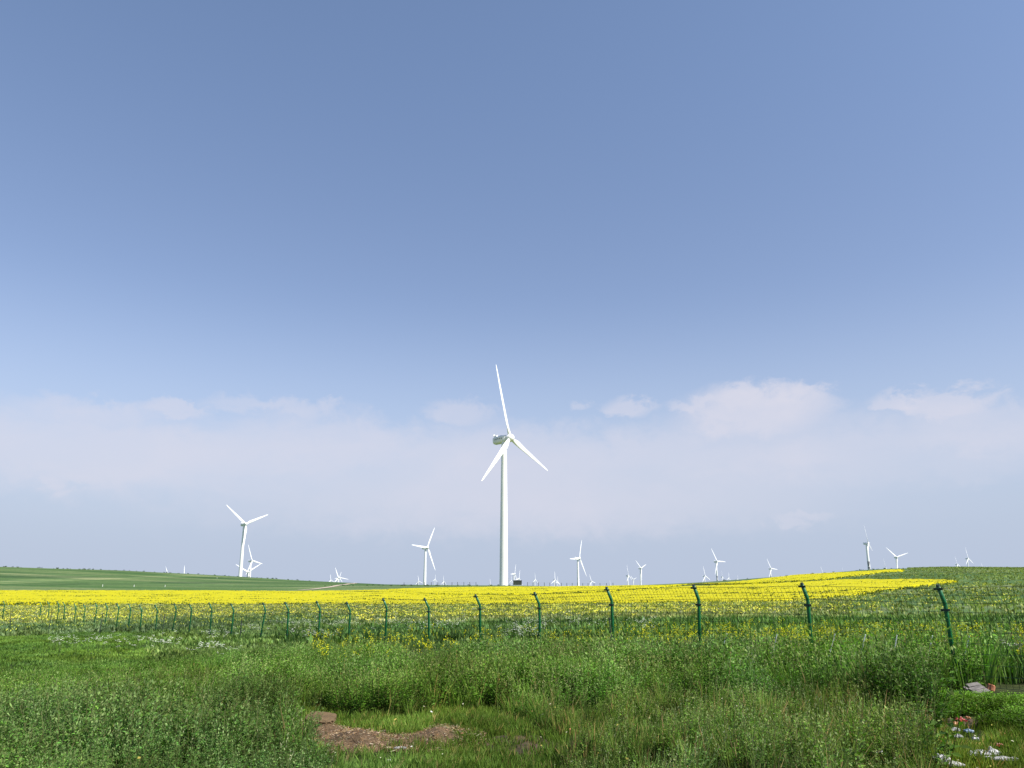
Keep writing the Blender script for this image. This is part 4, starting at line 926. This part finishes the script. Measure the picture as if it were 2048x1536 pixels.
# ------------------------------------------------------------------ distant field fence along the crest and small white marker posts
ff = None; posts = []
fpm = MB(); fpm.tube([(0, 0, -0.2), (0, 0, 1.7)], 0.11, 6); fp_me = fpm.mesh('post'); fp_me.materials.append(M_STAKE)
xs_ = [808, 835, 849, 862.6, 875.6, 889, 904, 915, 927.7, 939.6, 952, 1055, 1066, 1077, 1088.6, 1099.6, 1111, 1122.6, 1133.6, 1144.4, 1155, 1165.5, 1176, 1188, 1200, 1213, 1226]
for px_ in xs_:
    d = ray(px_, 1167.0); rr = 392.0; X_, Y_ = d[0]*rr, d[1]*rr; P = Vector((X_, Y_, float(tz(X_, Y_))))
    if ff is None: ff = tag(empty('field_fence', P), 'distant low fence of thin dark posts along the crest behind the yellow field', 'fence'); f0 = P
    o = link('post', fp_me, None, ff); o.location = P-f0; posts.append(P-f0)
for seg in (posts[:11], posts[11:]):
    m = MB()
    for h in (0.9, 1.5): m.tube([p+Vector((0, 0, h)) for p in seg], 0.012, 3, False)
    link('wire', m.mesh('wire'), M_WIRE, ff)
mpm = MB(); mpm.tube([(0, 0, -0.2), (0, 0, 0.9)], 0.10, 6); mp_me = mpm.mesh('marker_post'); mp_me.materials.append(M_PALE)
for (px_, rw, lab) in ((205, 1173.5, 'small white marker post on the left hill, left of three just above the yellow field'), (268, 1174, 'small white marker post on the left hill, middle of three just above the yellow field'), (330, 1174, 'small white marker post on the left hill, right of three just above the yellow field'), (434, 1157, 'small white marker post high on the left hill, left of the tall left turbine')):
    r_, X_, Y_ = ground_hit(px_, rw); o = link('marker_post', mp_me); o.location = (X_, Y_, float(tz(X_, Y_))); tag(o, lab, 'post', 'white marker posts on the left hill')

# ------------------------------------------------------------------ litter and things lying in the grass
def rag(name, px, row, size, mat, label, cat, hgt=0.08, seed=0, rot=0.0, lift=0.03, fold=1.0, group=None, droop=0.5, tiltx=0.0):
    """a crumpled sheet or bag: two-sided closed skin with folds"""
    rs = np.random.default_rng(seed); n = 18; u = np.linspace(-1, 1, n); U, V_ = np.meshgrid(u, u, indexing='ij')
    ph = rs.uniform(0, 6.28, 10); fr = rs.uniform(1.0, 4.5, 10); dr = rs.uniform(0, 3.14, 10)
    z = sum(np.abs(np.sin((U*math.cos(dr[i])+V_*math.sin(dr[i]))*fr[i]+ph[i]))*(1.0/(1+fr[i]*0.35)) for i in range(10))
    z = (z-z.min())/(z.max()-z.min()); edge = 1-np.maximum(np.abs(U), np.abs(V_))**3
    ang = np.arctan2(V_, U); rad = 1+0.22*np.sin(ang*3+ph[0])+0.14*np.sin(ang*5+ph[1])+0.08*np.sin(ang*9+ph[2])
    size = (size[0]*0.82, size[1]*0.82); hgt = hgt*0.6
    X_ = U*size[0]/2*rad+0.05*size[0]*np.sin(V_*4+ph[3]); Y_ = V_*size[1]/2*rad+0.05*size[1]*np.sin(U*5+ph[4])
    zt = hgt*(z*fold+(1-fold)*0.5)*(0.35+0.65*edge); zb_ = zt*0.0-0.004+0*zt
    top = np.stack([X_, Y_, zt+0.006], -1).reshape(-1, 3); bot = np.stack([X_*0.97, Y_*0.97, np.minimum(zb_, zt-0.004)], -1).reshape(-1, 3)
    ii, jj = np.meshgrid(np.arange(n-1), np.arange(n-1), indexing='ij'); q = (ii*n+jj).ravel(); N = n*n
    f = [tuple(t) for t in np.stack([q, q+n, q+n+1, q+1], -1)]+[tuple(t) for t in np.stack([q+N, q+1+N, q+n+1+N, q+n+N], -1)]
    bd = [i*n for i in range(n)]+[(n-1)*n+j for j in range(1, n)]+[i*n+n-1 for i in range(n-2, -1, -1)]+[j for j in range(n-2, 0, -1)]
    for a, b in zip(bd, bd[1:]+bd[:1]): f.append((a, a+N, b+N, b))
    me = bpy.data.meshes.new(name); me.from_pydata(np.concatenate([top, bot]).tolist(), [], f); me.update()
    p = hit_xy(px, row); o = link(name, me, mat); o.location = (p[0], p[1], float(tz(p[0], p[1]))+lift); o.rotation_euler = (tiltx, 0, rot)
    return tag(o, label, cat, group)
M_BAG = noisy('white_plastic', (0.26, 0.26, 0.27), (0.50, 0.50, 0.49), 7, 0.45)
M_PAPER = noisy('dirty_paper', (0.25, 0.25, 0.25), (0.42, 0.42, 0.41), 9, 0.8)
M_RED = noisy('red_wrapper', (0.20, 0.02, 0.018), (0.36, 0.05, 0.04), 12, 0.4)
M_ORANGE = noisy('orange_wrapper', (0.28, 0.09, 0.03), (0.40, 0.20, 0.09), 12, 0.4)
M_YEL = noisy('yellow_wrapper', (0.28, 0.18, 0.03), (0.40, 0.28, 0.07), 12, 0.4)
M_BLUE = noisy('blue_wrapper', (0.05, 0.11, 0.22), (0.24, 0.30, 0.36), 16, 0.4)
M_BOARD = noisy('weathered_board', (0.07, 0.065, 0.06), (0.17, 0.155, 0.14), 8, 0.85)
M_BRICK = noisy('broken_brick', (0.38, 0.13, 0.06), (0.52, 0.24, 0.13), 9, 0.9, 0.6, 40)
M_CLOD = noisy('packed_earth', (0.080, 0.051, 0.021), (0.125, 0.082, 0.036), 7, 0.95, 0.7, 45)
M_ROCKY = noisy('pale_rubble', (0.24, 0.22, 0.20), (0.46, 0.45, 0.43), 6, 0.9, 0.6, 25)
rag('plastic_bag', 1952, 1521, (0.24, 0.20), M_BAG, 'crumpled grey white plastic bag lying lower right, left of the rounder white bundle', 'bag', 0.10, 1, 0.3, 0.05)
rag('plastic_bag', 1984, 1520, (0.17, 0.17), M_BAG, 'rounded bright white plastic bundle lower right beside the grey white bag', 'bag', 0.12, 2, -0.3, 0.06)
rag('plastic_sheet', 2010, 1531, (0.34, 0.07), M_PAPER, 'long thin strip of white plastic stretching right from the bundle', 'sheet', 0.05, 3, -0.15, 0.06)
rag('wrapper', 1951, 1506, (0.18, 0.10), M_YEL, 'yellow wrapper just above the grey white plastic bag', 'wrapper', 0.06, 4, -0.2, 0.08)
rag('paper_scrap', 1954, 1497, (0.08, 0.06), M_BAG, 'white scrap touching the top of the yellow wrapper', 'scrap', 0.05, 5, -0.4, 0.10)
rag('wrapper', 1997, 1504, (0.10, 0.09), M_RED, 'dark red wrapper right of the yellow one', 'wrapper', 0.06, 6, 0.5, 0.07)
rag('wrapper', 1921, 1452, (0.15, 0.13), M_RED, 'bright red crumpled wrapper on the bare soil, largest of the red and orange pieces', 'wrapper', 0.09, 7, 0.5, 0.06)
rag('wrapper', 1912, 1459, (0.14, 0.07), M_ORANGE, 'orange wrapper touching the lower left of the bright red one', 'wrapper', 0.06, 8, 0.3, 0.06)
rag('wrapper', 1938, 1446, (0.07, 0.05), M_ORANGE, 'small orange wrapper right of the bright red one', 'wrapper', 0.04, 9, 0.1, 0.06)
rag('wrapper', 1940, 1475, (0.11, 0.08), M_BLUE, 'blue and white wrapper in the grass below the red one', 'wrapper', 0.06, 10, -0.3, 0.06)
rag('paper_scrap', 1913, 1472, (0.10, 0.10), M_PAPER, 'upper of two dull white scraps in the grass left of the blue wrapper', 'scrap', 0.07, 11, 1.1, 0.06)
rag('paper_scrap', 1917, 1486, (0.06, 0.10), M_PAPER, 'lower of two dull white scraps in the grass left of the blue wrapper', 'scrap', 0.06, 12, 1.3, 0.06)
rag('paper_scrap', 1908, 1502, (0.07, 0.06), M_PAPER, 'small white scrap between the grey white bag and the tall weeds', 'scrap', 0.05, 13, 0.3, 0.05)
rag('crumpled_paper', 1884, 1534, (0.16, 0.16), M_BAG, 'crumpled white paper at the bottom edge left of the bags', 'paper', 0.14, 14, 0.9, 0.05)
rag('crumpled_paper', 1911, 1541, (0.16, 0.10), M_PAPER, 'greyish crumpled paper at the bottom edge directly right of the white one', 'paper', 0.08, 15, 0.2, 0.05)
rag('paper_scrap', 1762, 1534, (0.12, 0.08), M_PAPER, 'dirty white scrap at the bottom edge under the tall weeds, left of the crumpled papers', 'scrap', 0.07, 16, 0.4, 0.14)
rag('plastic_sheet', 1967, 1410, (0.15, 0.08), M_BAG, 'small pale plastic piece lying on the bright green plants', 'sheet', 0.05, 17, 0.4, 0.13)
rag('plastic_sheet', 629, 1494, (0.22, 0.07), M_BAG, 'bright white plastic piece on the grass left of the dirt heap', 'sheet', 0.05, 18, 0.05, 0.06)
rag('plastic_sheet', 632, 1499, (0.24, 0.06), M_BOARD, 'dark scrap under the bright white plastic piece', 'sheet', 0.04, 19, -0.1, 0.02)
rag('paper_scrap', 820, 1420, (0.08, 0.08), M_BAG, 'small bright white scrap caught in the dark weeds behind the dirt heap', 'scrap', 0.06, 20, 0.3, 0.16, tiltx=0.9)
rag('paper_scrap', 779, 1531, (0.05, 0.05), M_BAG, 'tiny white scrap in the short grass below the dirt heap', 'scrap', 0.04, 21, 0.3, 0.04)
rag('paper_scrap', 800, 1508, (0.15, 0.05), M_PAPER, 'flat grey scrap at the lower right foot of the dirt heap', 'scrap', 0.03, 22, -0.1, 0.06)
# pale rubble heap at the right edge
def slab(px, row, size, mat, name, label, cat, rot=(0, 0, 0), lift=0.1, seed=0, cuts=7):
    rs = np.random.default_rng(seed); bm_v = []; n = cuts; m = MB()
    gx = np.linspace(-.5, .5, n); out = []
    for sgn in (1, -1):
        for i in range(n):
            for j in range(n):
                jit = rs.normal(size=3)*0.02; e = 1-0.16*((abs(gx[i])*2)**4+(abs(gx[j])*2)**4)
                out.append(((gx[i]*e+jit[0])*size[0], (gx[j]*e+jit[1])*size[1], (sgn*0.5*(1-0.3*max(abs(gx[i]), abs(gx[j]))*2*0.5)+jit[2]*2.5)*size[2]))
    N = n*n; f = []
    for i in range(n-1):
        for j in range(n-1): q = i*n+j; f += [(q, q+n, q+n+1, q+1), (q+N, q+1+N, q+n+1+N, q+n+N)]
    bd = [i*n for i in range(n)]+[(n-1)*n+j for j in range(1, n)]+[i*n+n-1 for i in range(n-2, -1, -1)]+[j for j in range(n-2, 0, -1)]
    for a, b in zip(bd, bd[1:]+bd[:1]): f.append((a, a+N, b+N, b))
    m.add(out, f); o = link(name, m.mesh(name), mat); p = hit_xy(px, row); o.location = (p[0], p[1], float(tz(p[0], p[1]))+lift); o.rotation_euler = rot
    return tag(o, label, cat)
slab(2040, 1352, (0.75, 0.5, 0.34), M_ROCKY, 'rubble_block', 'pale rubble block at the right edge among the weeds', 'rubble', (0.15, 0.08, 0.2), 0.50, 31, 9)
slab(2052, 1356, (0.55, 0.4, 0.22), M_BRICK, 'broken_brick', 'reddish broken piece under the pale rubble at the right edge', 'brick', (0.1, 0.3, 0.5), 0.33, 35, 7)
p = hit_xy(1957, 1402); m = MB()
for k, (oy, tl) in enumerate(((-0.095, 0.0), (0.0, 0.05), (0.1, -0.04))): m.box((0.03*k-0.03, oy, 0.004*k), (0.36-0.05*k, 0.09, 0.018), Matrix.Rotation(tl, 3, 'Z'))
m.box((-0.14, 0.0, -0.022), (0.05, 0.26, 0.018)); m.box((0.1, 0.0, -0.02), (0.05, 0.26, 0.018))
o = link('weathered_board', m.mesh('weathered_board'), M_BOARD); o.location = (p[0], p[1], float(tz(p[0], p[1]))+0.20); o.rotation_euler = (0.40, -0.12, 0.3)
tag(o, 'grey weathered planks leaning over the dark soil on the right', 'board')
slab(1985, 1397, (0.20, 0.13, 0.10), M_BRICK, 'broken_brick', 'orange broken brick right of the grey board', 'brick', (0.3, 0.2, 0.8), 0.17, 33, 6)
slab(2012, 1338, (0.30, 0.10, 0.05), M_BOARD, 'weathered_board', 'small grey board lying in the weeds up left of the pale rubble', 'board', (0.3, 0.2, -0.2), 0.62, 36, 5)
slab(640, 1474, (0.46, 0.40, 0.05), M_CLOD, 'earth_slab', 'flat tilted slab of packed brown earth on the left end of the dirt heap', 'earth slab', (0.22, 0.10, -0.1), 0.235, 34, 10)
slab(655, 1480, (0.30, 0.20, 0.05), M_CLOD, 'earth_slab', 'smaller slab of packed earth just under the larger tilted one', 'earth slab', (0.30, 0.22, -0.25), 0.13, 37, 8)
# broad leaved plant at the lower left
M_BROAD = noisy('broad_yellow_green_leaf', (0.24, 0.33, 0.06), (0.36, 0.42, 0.10), 14, 0.6)
p = hit_xy(232, 1535); bl = tag(empty('broad_leaved_plant', (p[0], p[1], float(tz(p[0], p[1])))), 'yellow green broad leaved plant standing out of the dark weeds at lower left', 'plant')
for (dx, dz, sz, rt, tl) in ((-0.02, 0.42, 0.17, 0.4, 0.5), (-0.20, 0.38, 0.13, 2.2, 0.7), (0.20, 0.32, 0.11, -0.9, 0.6), (0.05, 0.27, 0.09, 1.5, 0.8)):
    m = MB(); pts = [(0, 0, 0)]; k_ = 22
    for k in range(k_):
        a = 2*math.pi*k/k_; rr = sz*0.5*(0.72+0.28*abs(math.sin(a*2.5)))*(1.0 if abs(a-math.pi) > 0.3 else 0.75); pts.append((rr*math.cos(a), rr*math.sin(a), 0.18*rr*math.cos(2*a)-rr*rr*1.2))
    m.add([(a, b, c+0.002) for a, b, c in pts], [(0, k, k % k_+1) for k in range(1, k_+1)]); m.add([(a, b, c-0.002) for a, b, c in pts], [(0, k % k_+1, k) for k in range(1, k_+1)])
    o = link('leaf', m.mesh('leaf'), M_BROAD, bl); o.location = (dx, -0.03, dz); o.rotation_euler = (tl, 0.15, rt)
    s_ = MB(); s_.tube([(dx*0.1, 0, 0), (dx*0.6, 0, dz*0.6), (dx, -0.03, dz)], 0.006, 5); link('stem', s_.mesh('stem'), M_BROAD, bl)

# ------------------------------------------------------------------ dark bushes dotted far along the left crest and the right hilltop
BS = Scatter(); bt = [tuft_far(1.0, 1.6, 16, (0.035, 0.065, 0.025), 0.3) for _ in range(3)]
for (x0, x1, r0, r1, n) in ((0, 620, 880, 1040, 70), (1400, 2040, 380, 470, 45), (640, 1030, 395, 440, 40)):
    a = np.radians(rng.uniform(np.degrees(col_az(x0)), np.degrees(col_az(x1)), n)); r = rng.uniform(r0, r1, n); k = rng.integers(3)
    BS.put(bt[k], r*np.sin(a), r*np.cos(a), rng.uniform(0.3, 1.0 if r0 > 800 else 0.6, n)*(1.3 if r0 > 800 else 1), None, 0.1)
BS.build('distant_bushes', M_FOL, 'tiny dark bushes dotted along the far crests', 'bushes')
